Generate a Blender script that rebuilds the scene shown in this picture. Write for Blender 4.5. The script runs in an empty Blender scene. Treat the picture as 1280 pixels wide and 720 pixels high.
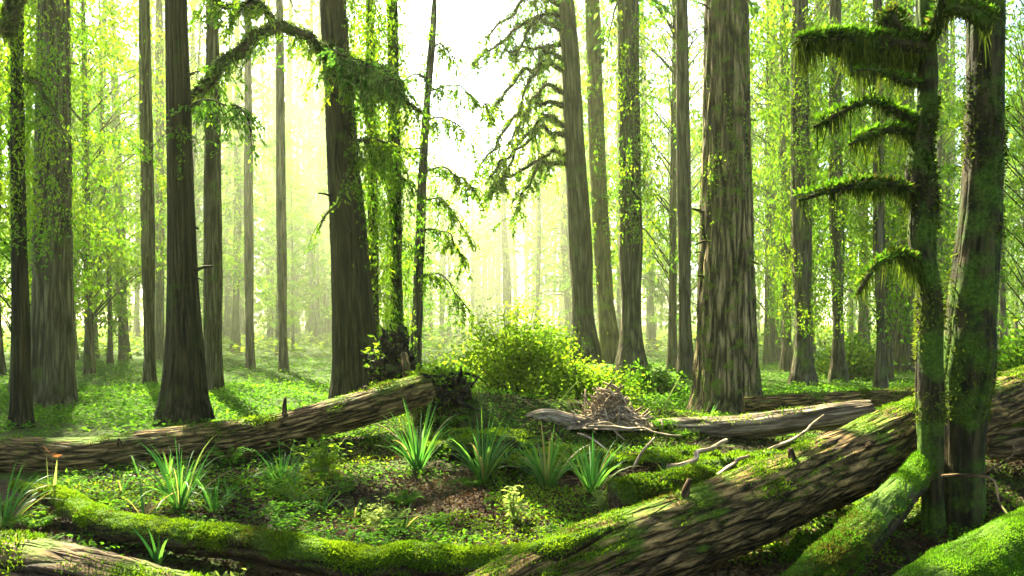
import bpy, math, random
import numpy as np
from mathutils import Vector

rng = np.random.default_rng(11)
random.seed(11)
C = bpy.context.scene.collection
scene = bpy.context.scene
F, CX, HY, EYE = 1005.0, 640.0, 400.0, 1.7      # focal length and horizon of the view, eye height in metres
SUN = Vector((-0.51, 1.0, 1.10)).normalized()   # direction towards the sun

# ------------------------------------------------------------------ numeric helpers
def _hash(ix, iy, iz):
    n = (ix.astype(np.int64) * 374761393 + iy.astype(np.int64) * 668265263 + iz.astype(np.int64) * 1274126177) & 0xFFFFFFFF
    n = ((n ^ (n >> 13)) * 1103515245) & 0xFFFFFFFF
    n = ((n ^ (n >> 16)) * 2654435761) & 0xFFFFFFFF
    return ((n ^ (n >> 15)) & 0xFFFFFF) / float(0xFFFFFF)

def vnoise(p):
    p = np.asarray(p, float)
    i = np.floor(p).astype(np.int64); f = p - i
    f = f * f * (3 - 2 * f)
    r = 0
    for a in (0, 1):
        for b in (0, 1):
            for c in (0, 1):
                w = (f[..., 0] if a else 1 - f[..., 0]) * (f[..., 1] if b else 1 - f[..., 1]) * (f[..., 2] if c else 1 - f[..., 2])
                r = r + w * _hash(i[..., 0] + a, i[..., 1] + b, i[..., 2] + c)
    return r * 2 - 1

def fbm(p, octv=4, gain=0.5):
    p = np.asarray(p, float); r = 0; a = 1.0; t = 0
    for k in range(octv):
        r = r + a * vnoise(p * (2 ** k) + 17.3 * k); t += a; a *= gain
    return r / t

BUMPS = [  # x, y, height, radius x, radius y
    (-0.9, 11.2, .55, 1.1, .9), (.6, 11.5, .38, 1.4, .8), (2.3, 11.3, .34, 1.5, .8),
    (2.5, 6.75, .20, .6, .45), (4.1, 8.3, .45, .7, .6), (6.0, 8.9, .75, 1.0, .9),
    (3.85, 6.62, .36, .36, .34), (.2, 6.6, -.10, 1.6, .8), (-2.0, 9.9, .16, 1.5, .5), (.8, 9.2, .12, 1.2, .7)]
def terr(x, y):
    x = np.asarray(x, float); y = np.asarray(y, float)
    z = np.zeros(np.broadcast(x, y).shape)
    p = np.stack([x + 0 * y, y + 0 * x, 0 * x + 0 * y], -1)
    far = np.clip((y - 14) / 30, 0, 1)
    z = z + fbm(p * .18, 3) * (.10 + .25 * far) + fbm(p * 1.1 + 5, 3) * .045
    near = np.clip((16 - y) / 6, 0, 1)
    z = z + fbm(p * 4.1 + 9, 3) * .022 * near
    for bx, by, h, rx, ry in BUMPS:
        z = z + h * np.exp(-((x - bx) / rx) ** 2 - ((y - by) / ry) ** 2)
    return z
def tz(x, y): return float(terr(np.array([x]), np.array([y]))[0])

def at(px, py, Y): return np.array([(px - CX) * Y / F, Y, EYE - (py - HY) * Y / F])
def ground_at(px, py):
    for Y in np.arange(4.0, 120, .05):
        x = (px - CX) * Y / F
        if EYE - (py - HY) * Y / F <= tz(x, Y): return np.array([x, Y, tz(x, Y)])
    return at(px, py, 60)
def unit(v): return v / np.maximum(np.linalg.norm(v, axis=-1, keepdims=True), 1e-9)

# ------------------------------------------------------------------ mesh builder
class MB:
    def __init__(s): s.v = []; s.f4 = []; s.f3 = []; s.n = 0; s.bc = []; s.rnd = []
    def add(s, V, f4=None, f3=None, bc=None, rnd=None):
        V = np.asarray(V, float).reshape(-1, 3)
        if f4 is not None and len(f4): s.f4.append(np.asarray(f4, np.int64).reshape(-1, 4) + s.n)
        if f3 is not None and len(f3): s.f3.append(np.asarray(f3, np.int64).reshape(-1, 3) + s.n)
        s.v.append(V); s.n += len(V)
        s.bc.append(V.copy() if bc is None else np.asarray(bc, float).reshape(-1, 3))
        s.rnd.append(np.full(len(V), rng.random()) if rnd is None else np.asarray(rnd, float).reshape(-1))
        return s
    def arrays(s):
        V = np.concatenate(s.v)
        f3 = [a for a in s.f3]
        for q in s.f4: f3 += [q[:, [0, 1, 2]], q[:, [0, 2, 3]]]
        return V, np.concatenate(f3)
    def build(s, name, mat, parent=None, loc=None, smooth=True):
        V = np.concatenate(s.v)
        if loc is not None: V = V - np.asarray(loc, float)
        q = np.concatenate(s.f4) if s.f4 else np.zeros((0, 4), np.int64)
        t = np.concatenate(s.f3) if s.f3 else np.zeros((0, 3), np.int64)
        me = bpy.data.meshes.new(name)
        me.vertices.add(len(V)); me.vertices.foreach_set('co', V.astype(np.float32).ravel())
        loops = np.concatenate([q.ravel(), t.ravel()]).astype(np.int32)
        me.loops.add(len(loops)); me.loops.foreach_set('vertex_index', loops)
        tot = np.concatenate([np.full(len(q), 4), np.full(len(t), 3)]).astype(np.int32)
        st = np.concatenate([[0], np.cumsum(tot)[:-1]]).astype(np.int32)
        me.polygons.add(len(tot)); me.polygons.foreach_set('loop_start', st); me.polygons.foreach_set('loop_total', tot)
        me.polygons.foreach_set('use_smooth', np.full(len(tot), smooth))
        me.update(calc_edges=True); me.validate()
        a = me.attributes.new('bc', 'FLOAT_VECTOR', 'POINT'); a.data.foreach_set('vector', np.concatenate(s.bc).astype(np.float32).ravel())
        a = me.attributes.new('rnd', 'FLOAT', 'POINT'); a.data.foreach_set('value', np.concatenate(s.rnd).astype(np.float32))
        me.materials.append(mat)
        o = bpy.data.objects.new(name, me); C.objects.link(o)
        if parent is not None: o.parent = parent
        if loc is not None and parent is None: o.location = loc
        return o

def tag(o, label=None, cat=None, group=None, kind=None):
    for k, v in (('label', label), ('category', cat), ('group', group), ('kind', kind)):
        if v: o[k] = v
    return o
def empty(name, loc=(0, 0, 0)):
    o = bpy.data.objects.new(name, None); C.objects.link(o); o.location = loc; o.empty_display_size = .2
    return o
def copy_tree(o, parent=None):
    c = o.copy(); C.objects.link(c)
    if parent is not None: c.parent = parent
    for ch in list(o.children): copy_tree(ch, c)
    return c

def resample(P, R, step):
    P = np.asarray(P, float); R = np.asarray(R, float)
    n = len(P); t = np.concatenate([[0], np.cumsum(np.linalg.norm(np.diff(P, axis=0), axis=1))])
    m = max(3, int(t[-1] / step) + 1); u = np.linspace(0, t[-1], m)
    d = np.gradient(np.column_stack([P, R]), t, axis=0); Q = np.column_stack([P, R])
    k = np.clip(np.searchsorted(t, u, side='right') - 1, 0, n - 2)
    h = (t[k + 1] - t[k])[:, None]; x = ((u - t[k]) / h[:, 0])[:, None]
    out = (2*x**3-3*x**2+1)*Q[k] + (x**3-2*x**2+x)*h*d[k] + (-2*x**3+3*x**2)*Q[k+1] + (x**3-x**2)*h*d[k+1]
    return out[:, :3], np.maximum(out[:, 3], .001)

def tube(mb, P, R, seg=12, step=.1, disp=None, cap=True, rnd=None, squash=1.0, seed=0.0):
    """a bent tapering tube; disp(s, theta, R, unit circle coordinates) gives the bark relief in metres"""
    P, R = resample(P, R, step)
    T = unit(np.gradient(P, axis=0)); n = len(P)
    up = np.array([0, 0, 1.0]) if abs(T[0, 2]) < .9 else np.array([0, 1.0, 0])
    N = np.zeros((n, 3)); a = np.cross(up, T[0]); a /= np.linalg.norm(a)
    for i in range(n):
        a = a - T[i] * a.dot(T[i]); a /= np.linalg.norm(a); N[i] = a
    B = np.cross(T, N)
    th = np.linspace(0, 2 * math.pi, seg, endpoint=False)
    s = np.concatenate([[0], np.cumsum(np.linalg.norm(np.diff(P, axis=0), axis=1))])
    S, TH = np.meshgrid(s, th, indexing='ij'); RR = np.repeat(R[:, None], seg, 1)
    c, sn = np.cos(TH), np.sin(TH)
    rad = RR + (disp(S + seed, TH, RR, P[:, 2][:, None] + 0 * TH) if disp else 0)
    V = P[:, None, :] + rad[..., None] * (c[..., None] * N[:, None, :] + squash * sn[..., None] * B[:, None, :])
    bc = np.stack([S + seed, RR * c, RR * sn], -1)
    i = np.arange(n - 1)[:, None] * seg; j = np.arange(seg)[None, :]; j2 = (j + 1) % seg
    f4 = np.stack([i + j, i + j2, i + seg + j2, i + seg + j], -1).reshape(-1, 4)
    V = V.reshape(-1, 3); bc = bc.reshape(-1, 3); f3 = []
    if cap:
        for e, r0 in ((0, 0), (n - 1, (n - 1) * seg)):
            ci = len(V); V = np.vstack([V, P[e] + (T[e] * (-1 if e == 0 else 1)) * -.02 * min(1, R[e] * 4)]); bc = np.vstack([bc, [s[e] + seed, 0, 0]])
            jj = np.arange(seg)
            t = np.stack([np.full(seg, ci), r0 + jj, r0 + (jj + 1) % seg], -1)
            f3.append(t[:, ::-1] if e == 0 else t)
    mb.add(V, f4, np.concatenate(f3) if f3 else None, bc=bc, rnd=None if rnd is None else np.full(len(V), rnd))
    return P, R

def bark(depth, freq, flat=.18, lump=.0):
    def d(S, TH, R, Z):
        q = np.stack([S * freq * flat, np.cos(TH) * R * freq, np.sin(TH) * R * freq], -1)
        w = fbm(q * .5 + 3.1, 2)[..., None] * np.array([.0, .7, .7])
        r = 1 - np.abs(fbm(q + w, 4, .55)) * 2.2
        out = depth * (np.clip(r, -1, 1) - .35)
        if lump: out = out + lump * fbm(np.stack([S * 1.6, np.cos(TH) * R * 4, np.sin(TH) * R * 4], -1), 3)
        return out
    return d

def leaves(mb, p, d, L, W, droop=.0, nrm=None, fq=1.4):
    """diamond leaves: base p, axis d, length L, width W"""
    n = len(p); d = unit(d)
    r = rng.normal(size=(n, 3)) if nrm is None else nrm + rng.normal(size=(n, 3)) * .35
    s = unit(np.cross(d, r)); L = np.broadcast_to(L, n)[:, None]; W = np.broadcast_to(W, n)[:, None]
    up = np.cross(s, d)
    V = np.stack([p, p + d * L * .45 + s * W * .5 + up * L * .06, p + d * L - np.array([0, 0, 1.]) * L * droop, p + d * L * .45 - s * W * .5 + up * L * .06], 1)
    mb.add(V.reshape(-1, 3), np.arange(4 * n).reshape(-1, 4), rnd=np.repeat(np.clip(.5 + .75 * fbm(p * fq, 2) + .22 * rng.normal(size=n), 0, 1), 4))

def blades(mb, p, d, L, W, droop, nseg=5, tone=None):
    """arching strap leaves"""
    n = len(p); d = unit(d); L = np.broadcast_to(L, n); W = np.broadcast_to(W, n); droop = np.broadcast_to(droop, n)
    s = unit(np.cross(d, np.array([0, 0, 1.]) + rng.normal(size=(n, 3)) * .25))
    rows = []
    pos = p.copy(); dirv = d.copy()
    for k in range(nseg + 1):
        u = k / nseg; w = (W * (1 - u) ** .6 * (.55 + .45 * min(1, u * 4)))[:, None] + .0006
        rows.append(np.stack([pos - s * w / 2, pos + s * w / 2], 1))
        pos = pos + dirv * (L / nseg)[:, None]
        dirv = unit(dirv + np.array([0, 0, -1.]) * (droop * (.4 + u))[:, None])
    V = np.stack(rows, 1)                     # n, nseg+1, 2, 3
    b = np.arange(n)[:, None] * (nseg + 1) * 2 + np.arange(nseg)[None, :] * 2
    f = np.stack([b, b + 1, b + 3, b + 2], -1).reshape(-1, 4)
    mb.add(V.reshape(-1, 3), f, rnd=np.repeat(rng.random(n) if tone is None else tone, (nseg + 1) * 2))

def scatter(mb_or_arrays, n, weight=None):
    V, T = mb_or_arrays.arrays() if isinstance(mb_or_arrays, MB) else mb_or_arrays
    a, b, c = V[T[:, 0]], V[T[:, 1]], V[T[:, 2]]
    cr = np.cross(b - a, c - a); ar = np.linalg.norm(cr, axis=1); nn = cr / np.maximum(ar, 1e-12)[:, None]
    w = ar * (weight(nn, (a + b + c) / 3) if weight else 1); w = np.clip(w, 0, None)
    k = rng.choice(len(T), n, p=w / w.sum())
    u, v = rng.random(n), rng.random(n); m = u + v > 1; u[m], v[m] = 1 - u[m], 1 - v[m]
    return a[k] + u[:, None] * (b - a)[k] + v[:, None] * (c - a)[k], nn[k]

# ------------------------------------------------------------------ materials
def nt(name):
    m = bpy.data.materials.new(name); m.use_nodes = True; t = m.node_tree; t.nodes.clear()
    return m, t, t.nodes, t.links
def ramp(N, stops):
    r = N.new('ShaderNodeValToRGB'); e = r.color_ramp.elements
    e[0].position, e[0].color = stops[0][0], (*stops[0][1], 1); e[1].position, e[1].color = stops[-1][0], (*stops[-1][1], 1)
    for p, c in stops[1:-1]:
        x = e.new(p); x.color = (*c, 1)
    return r
def leaf_mat(name, stops, trans, mix=.45, rough=.7, spec=.02):
    m, t, N, L = nt(name)
    a = N.new('ShaderNodeAttribute'); a.attribute_name = 'rnd'
    oi = N.new('ShaderNodeObjectInfo')
    ad = N.new('ShaderNodeMath'); ad.operation = 'MULTIPLY_ADD'; L.new(oi.outputs['Random'], ad.inputs[0]); ad.inputs[1].default_value = .35; L.new(a.outputs['Fac'], ad.inputs[2])
    sb = N.new('ShaderNodeMath'); sb.operation = 'SUBTRACT'; L.new(ad.outputs[0], sb.inputs[0]); sb.inputs[1].default_value = .17
    r = ramp(N, stops); L.new(sb.outputs[0], r.inputs[0])
    r2 = ramp(N, [(s[0], tuple(min(1, c * trans[i]) for i, c in enumerate(s[1]))) for s in stops]); L.new(sb.outputs[0], r2.inputs[0])
    p = N.new('ShaderNodeBsdfPrincipled'); L.new(r.outputs[0], p.inputs['Base Color']); p.inputs['Roughness'].default_value = rough; p.inputs['Specular IOR Level'].default_value = spec
    tr = N.new('ShaderNodeBsdfTranslucent'); L.new(r2.outputs[0], tr.inputs['Color'])
    mx = N.new('ShaderNodeMixShader'); mx.inputs[0].default_value = mix; L.new(p.outputs[0], mx.inputs[1]); L.new(tr.outputs[0], mx.inputs[2])
    o = N.new('ShaderNodeOutputMaterial'); L.new(mx.outputs[0], o.inputs['Surface'])
    return m
def bark_mat(name, dark, light, moss=(.05, .10, .012), moss_amt=0.0, top_moss=0.0, freq=9.0, flat=.14, bump=.6, patch=2.2, crack=.6, plate=.6, wide=1.):
    """bark: streaky noise along the stem; moss grows in patches and (top_moss) on upward faces"""
    m, t, N, L = nt(name)
    a = N.new('ShaderNodeAttribute'); a.attribute_name = 'bc'
    mp = N.new('ShaderNodeMapping'); mp.inputs['Scale'].default_value = (freq * flat, freq, freq); L.new(a.outputs['Vector'], mp.inputs[0])
    n1 = N.new('ShaderNodeTexNoise'); n1.inputs['Scale'].default_value = 1.0; n1.inputs['Detail'].default_value = 6; n1.inputs['Roughness'].default_value = .62; n1.inputs['Distortion'].default_value = .5
    L.new(mp.outputs[0], n1.inputs['Vector'])
    r = ramp(N, [(.30, tuple(c * .45 for c in dark)), (.45, dark), (.62, light), (.78, tuple(min(1, c * 1.35) for c in light))]); L.new(n1.outputs[0], r.inputs[0])
    wn = N.new('ShaderNodeTexNoise'); wn.inputs['Scale'].default_value = 2.2; wn.inputs['Detail'].default_value = 3; L.new(mp.outputs[0], wn.inputs['Vector']); wn.inputs['Scale'].default_value = .5
    wa = N.new('ShaderNodeVectorMath'); wa.operation = 'MULTIPLY_ADD'; L.new(wn.outputs['Color'], wa.inputs[0]); wa.inputs[1].default_value = (1.1, 1.1, 1.1); L.new(mp.outputs[0], wa.inputs[2])
    vo = N.new('ShaderNodeTexVoronoi'); vo.feature = 'DISTANCE_TO_EDGE'; vo.inputs['Scale'].default_value = plate; L.new(wa.outputs[0], vo.inputs['Vector'])
    cr = ramp(N, [(.0, (1 - crack,) * 3), (.10 * wide, (.75,) * 3), (.28 * wide, (1.0,) * 3)]); L.new(vo.outputs['Distance'], cr.inputs[0])
    mu = N.new('ShaderNodeMix'); mu.data_type = 'RGBA'; mu.blend_type = 'MULTIPLY'; mu.inputs['Factor'].default_value = 1; L.new(r.outputs[0], mu.inputs['A']); L.new(cr.outputs[0], mu.inputs['B'])
    n2 = N.new('ShaderNodeTexNoise'); n2.inputs['Scale'].default_value = patch; n2.inputs['Detail'].default_value = 5; n2.inputs['Roughness'].default_value = .6; L.new(a.outputs['Vector'], n2.inputs['Vector'])
    g = N.new('ShaderNodeNewGeometry'); sp = N.new('ShaderNodeSeparateXYZ'); L.new(g.outputs['Normal'], sp.inputs[0])
    m1 = N.new('ShaderNodeMath'); m1.operation = 'MULTIPLY_ADD'; L.new(sp.outputs['Z'], m1.inputs[0]); m1.inputs[1].default_value = top_moss; L.new(n2.outputs[0], m1.inputs[2])
    m2 = N.new('ShaderNodeMapRange'); m2.interpolation_type = 'SMOOTHSTEP'
    L.new(m1.outputs[0], m2.inputs[0]); m2.inputs[1].default_value = .68 - moss_amt * .4; m2.inputs[2].default_value = .86 - moss_amt * .4
    n3 = N.new('ShaderNodeTexNoise'); n3.inputs['Scale'].default_value = 42; n3.inputs['Detail'].default_value = 3; L.new(a.outputs['Vector'], n3.inputs['Vector'])
    rm = ramp(N, [(.3, tuple(c * .45 for c in moss)), (.7, tuple(c * 1.3 for c in moss))]); L.new(n3.outputs[0], rm.inputs[0])
    mc = N.new('ShaderNodeMix'); mc.data_type = 'RGBA'; L.new(m2.outputs[0], mc.inputs['Factor']); L.new(mu.outputs['Result'], mc.inputs['A']); L.new(rm.outputs[0], mc.inputs['B'])
    p = N.new('ShaderNodeBsdfPrincipled'); L.new(mc.outputs['Result'], p.inputs['Base Color']); p.inputs['Roughness'].default_value = .85; p.inputs['Specular IOR Level'].default_value = .08
    h = N.new('ShaderNodeMath'); h.operation = 'MULTIPLY_ADD'; L.new(n3.outputs[0], h.inputs[0]); h.inputs[1].default_value = .35; L.new(n1.outputs[0], h.inputs[2])
    h2 = N.new('ShaderNodeMath'); h2.operation = 'MULTIPLY_ADD'; L.new(cr.outputs[0], h2.inputs[0]); h2.inputs[1].default_value = 1.2; L.new(h.outputs[0], h2.inputs[2])
    b = N.new('ShaderNodeBump'); b.inputs['Strength'].default_value = bump; b.inputs['Distance'].default_value = .035; L.new(h2.outputs[0], b.inputs['Height']); L.new(b.outputs[0], p.inputs['Normal'])
    o = N.new('ShaderNodeOutputMaterial'); L.new(p.outputs[0], o.inputs['Surface'])
    return m
def ground_mat():
    m, t, N, L = nt('forest_soil')
    g = N.new('ShaderNodeNewGeometry')
    n1 = N.new('ShaderNodeTexNoise'); n1.inputs['Scale'].default_value = 1.1; n1.inputs['Detail'].default_value = 6; n1.inputs['Roughness'].default_value = .65; L.new(g.outputs['Position'], n1.inputs['Vector'])
    n2 = N.new('ShaderNodeTexNoise'); n2.inputs['Scale'].default_value = 21; n2.inputs['Detail'].default_value = 5; n2.inputs['Roughness'].default_value = .7; L.new(g.outputs['Position'], n2.inputs['Vector'])
    r2 = ramp(N, [(.32, (.008, .004, .002)), (.5, (.024, .012, .006)), (.66, (.05, .026, .012)), (.8, (.085, .05, .024))]); L.new(n2.outputs[0], r2.inputs[0])
    rg = ramp(N, [(.35, (.018, .035, .004)), (.7, (.06, .11, .012))]); L.new(n2.outputs[0], rg.inputs[0])
    rm = ramp(N, [(.44, (0, 0, 0)), (.58, (1, 1, 1))]); L.new(n1.outputs[0], rm.inputs[0])
    sp = N.new('ShaderNodeSeparateXYZ'); L.new(g.outputs['Position'], sp.inputs[0])
    far = N.new('ShaderNodeMapRange'); L.new(sp.outputs['Y'], far.inputs[0]); far.inputs[1].default_value = 8; far.inputs[2].default_value = 14
    mxx = N.new('ShaderNodeMath'); mxx.operation = 'MAXIMUM'; L.new(far.outputs[0], mxx.inputs[0]); L.new(rm.outputs[0], mxx.inputs[1])
    mc = N.new('ShaderNodeMix'); mc.data_type = 'RGBA'; L.new(mxx.outputs[0], mc.inputs['Factor']); L.new(r2.outputs[0], mc.inputs['A']); L.new(rg.outputs[0], mc.inputs['B'])
    p = N.new('ShaderNodeBsdfPrincipled'); L.new(mc.outputs['Result'], p.inputs['Base Color']); p.inputs['Roughness'].default_value = .9; p.inputs['Specular IOR Level'].default_value = .05
    b = N.new('ShaderNodeBump'); b.inputs['Strength'].default_value = .9; b.inputs['Distance'].default_value = .04; L.new(n2.outputs[0], b.inputs['Height']); L.new(b.outputs[0], p.inputs['Normal'])
    o = N.new('ShaderNodeOutputMaterial'); L.new(p.outputs[0], o.inputs['Surface'])
    return m

G = leaf_mat
M_leaf = G('leaf_yellow_green', [(.0, (.030, .085, .007)), (.5, (.062, .135, .009)), (1., (.115, .175, .010))], (2.5, 2.4, 1.1), .5)
M_leaf_far = G('leaf_far', [(.0, (.038, .085, .010)), (.5, (.076, .14, .012)), (1., (.13, .18, .015))], (2.5, 2.3, 1.2), .5)
M_needle = G('leaf_fresh_green', [(.0, (.025, .075, .010)), (.5, (.05, .12, .014)), (1., (.09, .16, .016))], (2.4, 2.5, 1.6), .5)
M_moss = G('moss', [(.0, (.055, .048, .010)), (.2, (.028, .068, .004)), (.5, (.065, .135, .006)), (1., (.125, .19, .008))], (2.0, 1.9, 1.1), .4, .8, .01)
M_moss_g = G('moss_bright', [(.0, (.05, .045, .010)), (.2, (.028, .075, .006)), (.5, (.055, .135, .008)), (1., (.10, .19, .010))], (2.0, 2.0, 1.1), .4, .8, .01)
M_drape = G('hanging_moss', [(.0, (.012, .022, .003)), (.6, (.030, .05, .005)), (1., (.085, .11, .010))], (1.7, 1.7, 1.1), .35, .8, .01)
M_fern = G('strap_leaf', [(.0, (.018, .075, .012)), (.5, (.038, .125, .018)), (.9, (.075, .17, .020)), (1., (.18, .14, .05))], (2.0, 2.0, 1.4), .4, .5, .1)
M_clover = G('ground_cover_leaf', [(.0, (.03, .085, .006)), (.5, (.06, .15, .009)), (1., (.11, .20, .012))], (2.1, 2.0, 1.2), .45)
M_shrub = G('shrub_leaf', [(.0, (.055, .12, .008)), (.5, (.095, .17, .010)), (1., (.145, .20, .012))], (2.3, 2.2, 1.2), .58)
M_pale = G('pale_leaf', [(.0, (.10, .15, .03)), (.5, (.18, .23, .05)), (1., (.28, .32, .09))], (1.7, 1.7, 1.2), .4)
M_litter = G('leaf_litter', [(.0, (.012, .006, .002)), (.45, (.032, .016, .005)), (.85, (.068, .036, .011)), (1., (.12, .07, .024))], (1.2, 1.1, 1.), .15, .8, .15)
M_red = G('red_leaf', [(.0, (.07, .028, .012)), (1., (.13, .055, .018))], (1.6, 1.4, 1.2), .35)
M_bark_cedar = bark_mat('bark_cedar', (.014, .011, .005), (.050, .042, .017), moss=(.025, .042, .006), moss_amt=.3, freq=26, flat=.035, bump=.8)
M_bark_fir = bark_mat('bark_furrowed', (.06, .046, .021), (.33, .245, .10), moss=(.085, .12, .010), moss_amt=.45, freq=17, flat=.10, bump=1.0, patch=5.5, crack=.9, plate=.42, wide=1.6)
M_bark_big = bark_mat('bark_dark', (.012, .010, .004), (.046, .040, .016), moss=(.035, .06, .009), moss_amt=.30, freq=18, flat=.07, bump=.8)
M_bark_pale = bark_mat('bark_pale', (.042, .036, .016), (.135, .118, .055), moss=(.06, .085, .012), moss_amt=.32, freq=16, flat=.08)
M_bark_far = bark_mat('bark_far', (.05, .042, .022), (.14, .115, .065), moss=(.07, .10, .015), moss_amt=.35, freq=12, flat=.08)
M_bark_moss = bark_mat('bark_mossy', (.016, .013, .005), (.060, .046, .018), moss=(.040, .078, .006), moss_amt=.62, freq=16, flat=.12, patch=3)
M_log = bark_mat('log_bark', (.055, .034, .012), (.34, .21, .068), moss=(.07, .12, .006), moss_amt=.0, top_moss=.28, freq=30, flat=.14, bump=1.0, patch=2.5, crack=.8, plate=.55)
M_log_bare = bark_mat('log_bare', crack=.8, dark=(.07, .042, .020), light=(.26, .16, .075), moss=(.08, .12, .012), moss_amt=-.02, top_moss=.26, freq=22, flat=.16, bump=1.0)
M_log_moss = bark_mat('log_mossy', (.025, .017, .008), (.07, .048, .024), moss=(.045, .085, .007), moss_amt=.35, top_moss=.5, freq=18, flat=.2, bump=.9)
M_dead = bark_mat('dead_wood', (.24, .17, .09), (.50, .39, .24), moss_amt=-.1, top_moss=.05, freq=30, flat=.1)
M_stump = bark_mat('rotten_stump', (.014, .010, .006), (.05, .036, .02), moss=(.05, .08, .01), moss_amt=.2, top_moss=.2, freq=14, flat=.5, bump=1.)
M_ground = ground_mat()

# ------------------------------------------------------------------ setting: ground sheet
def ground():
    mb = MB()
    xs = np.unique(np.concatenate([np.linspace(-200, -14, 32), np.linspace(-14, -6, 60), np.linspace(-6, 7, 260), np.linspace(7, 16, 60), np.linspace(16, 200, 32)]))
    ys = np.unique(np.concatenate([np.linspace(-30, 3, 10), np.linspace(3, 14, 220), np.linspace(14, 40, 90), np.linspace(40, 260, 40)]))
    X, Y = np.meshgrid(xs, ys, indexing='ij')
    V = np.stack([X, Y, terr(X, Y)], -1)
    ny = len(ys); i = np.arange(len(xs) - 1)[:, None] * ny; j = np.arange(ny - 1)[None]
    f = np.stack([i + j, i + ny + j, i + ny + j + 1, i + j + 1], -1).reshape(-1, 4)
    mb.add(V.reshape(-1, 3), f)
    return tag(mb.build('forest_floor', M_ground), 'brown forest floor with mossy patches under the trees', 'ground', kind='structure')
ground()

# ------------------------------------------------------------------ crowns (meshes shared by the trees)
def spray_boughs(mb, wood, zs, trunk_r, length, n, leaf, per, droop, xy=lambda z: (0, 0), az=None, rise=.1):
    """drooping boughs of a conifer, each with flat hanging sprays"""
    for k in range(n):
        z = zs[0] + (zs[1] - zs[0]) * (k + rng.random()) / n
        a = rng.random() * 2 * math.pi if az is None else az[0] + (az[1] - az[0]) * rng.random()
        L = length(z) * rng.uniform(.65, 1.15)
        if L < .15: continue
        x0, y0 = xy(z); dx, dy = math.cos(a), math.sin(a)
        u = np.linspace(0, 1, 7)
        zz = z + rise * L * np.sin(u * 2.2) - droop * L * u ** 2
        P = np.column_stack([x0 + dx * (trunk_r + u * L), y0 + dy * (trunk_r + u * L), zz])
        if wood is not None: tube(wood, P, .028 * (1 - u) * min(1.5, L / 2) + .006, 4, L / 4, cap=False)
        m = max(4, int(per * L)); t = rng.uniform(.12, 1, m) ** .8
        base = np.column_stack([np.interp(t, u, P[:, i]) for i in range(3)])
        side = rng.choice([-1, 1], m) * rng.uniform(.0, .38, m) * L * (1.1 - t)
        base += np.column_stack([-dy * side, dx * side, -np.abs(side) * .35 + rng.normal(size=m) * .03])
        d = np.column_stack([dx * .5 - dy * np.sign(side) * .5, dy * .5 + dx * np.sign(side) * .5, rng.uniform(-.9, -.1, m)])
        leaves(mb, base, d + rng.normal(size=(m, 3)) * .25, leaf * rng.uniform(.6, 1.3, m), leaf * .42 * rng.uniform(.7, 1.3, m), .1)

def leaf_clumps(mb, wood, n_cl, zr, rad, leaf, per, size=.55, hang=.35, profile=None):
    """broadleaf crown: twigs carrying clumps of leaves with gaps between"""
    for k in range(n_cl):
        u = rng.random(); z = zr[0] + (zr[1] - zr[0]) * u
        r = rad * (profile(u) if profile else 1) * math.sqrt(rng.random()); a = rng.random() * 2 * math.pi
        c = np.array([r * math.cos(a), r * math.sin(a), z]); s = size * rng.uniform(.5, 1.4)
        if wood is not None and rng.random() < .35:
            tube(wood, [[0, 0, max(.5, z - r * .6)], c * [.5, .5, 1] - [0, 0, r * .18], c], [.022, .014, .006], 4, .5, cap=False)
        m = int(per * rng.uniform(.5, 1.5))
        q = rng.normal(size=(m, 3)) * s * [.62, .62, .16]; ou = unit(c * [1, 1, 0] + 1e-6); q[:, 2] -= .45 * (q @ ou) * (.6 + .8 * rng.random())
        p = c + q; d = rng.normal(size=(m, 3)) * .8 + ou * .6 + [0, 0, -hang * 1.5]
        leaves(mb, p, d, leaf * rng.uniform(.6, 1.3, m), leaf * .5 * rng.uniform(.7, 1.3, m), .1)

def trunk_mesh(mb, H, r, lean=0., seg=10, step=.8, flare=1.5, wob=.12):
    a = rng.random() * 6.28
    z = np.array([-.3, .15, .8, H * .3, H * .65, H])
    off = np.array([0, 0, .0, .3, .65, 1]) * lean
    x = off * math.cos(a) + np.array([0, 0, 0, 1, -1, 0]) * wob * rng.random(); y = off * math.sin(a)
    R = np.array([r * flare * 1.1, r * flare * .85, r, r * .85, r * .55, r * .12])
    return tube(mb, np.column_stack([x, y, z]), R, seg, step, cap=False)

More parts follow.
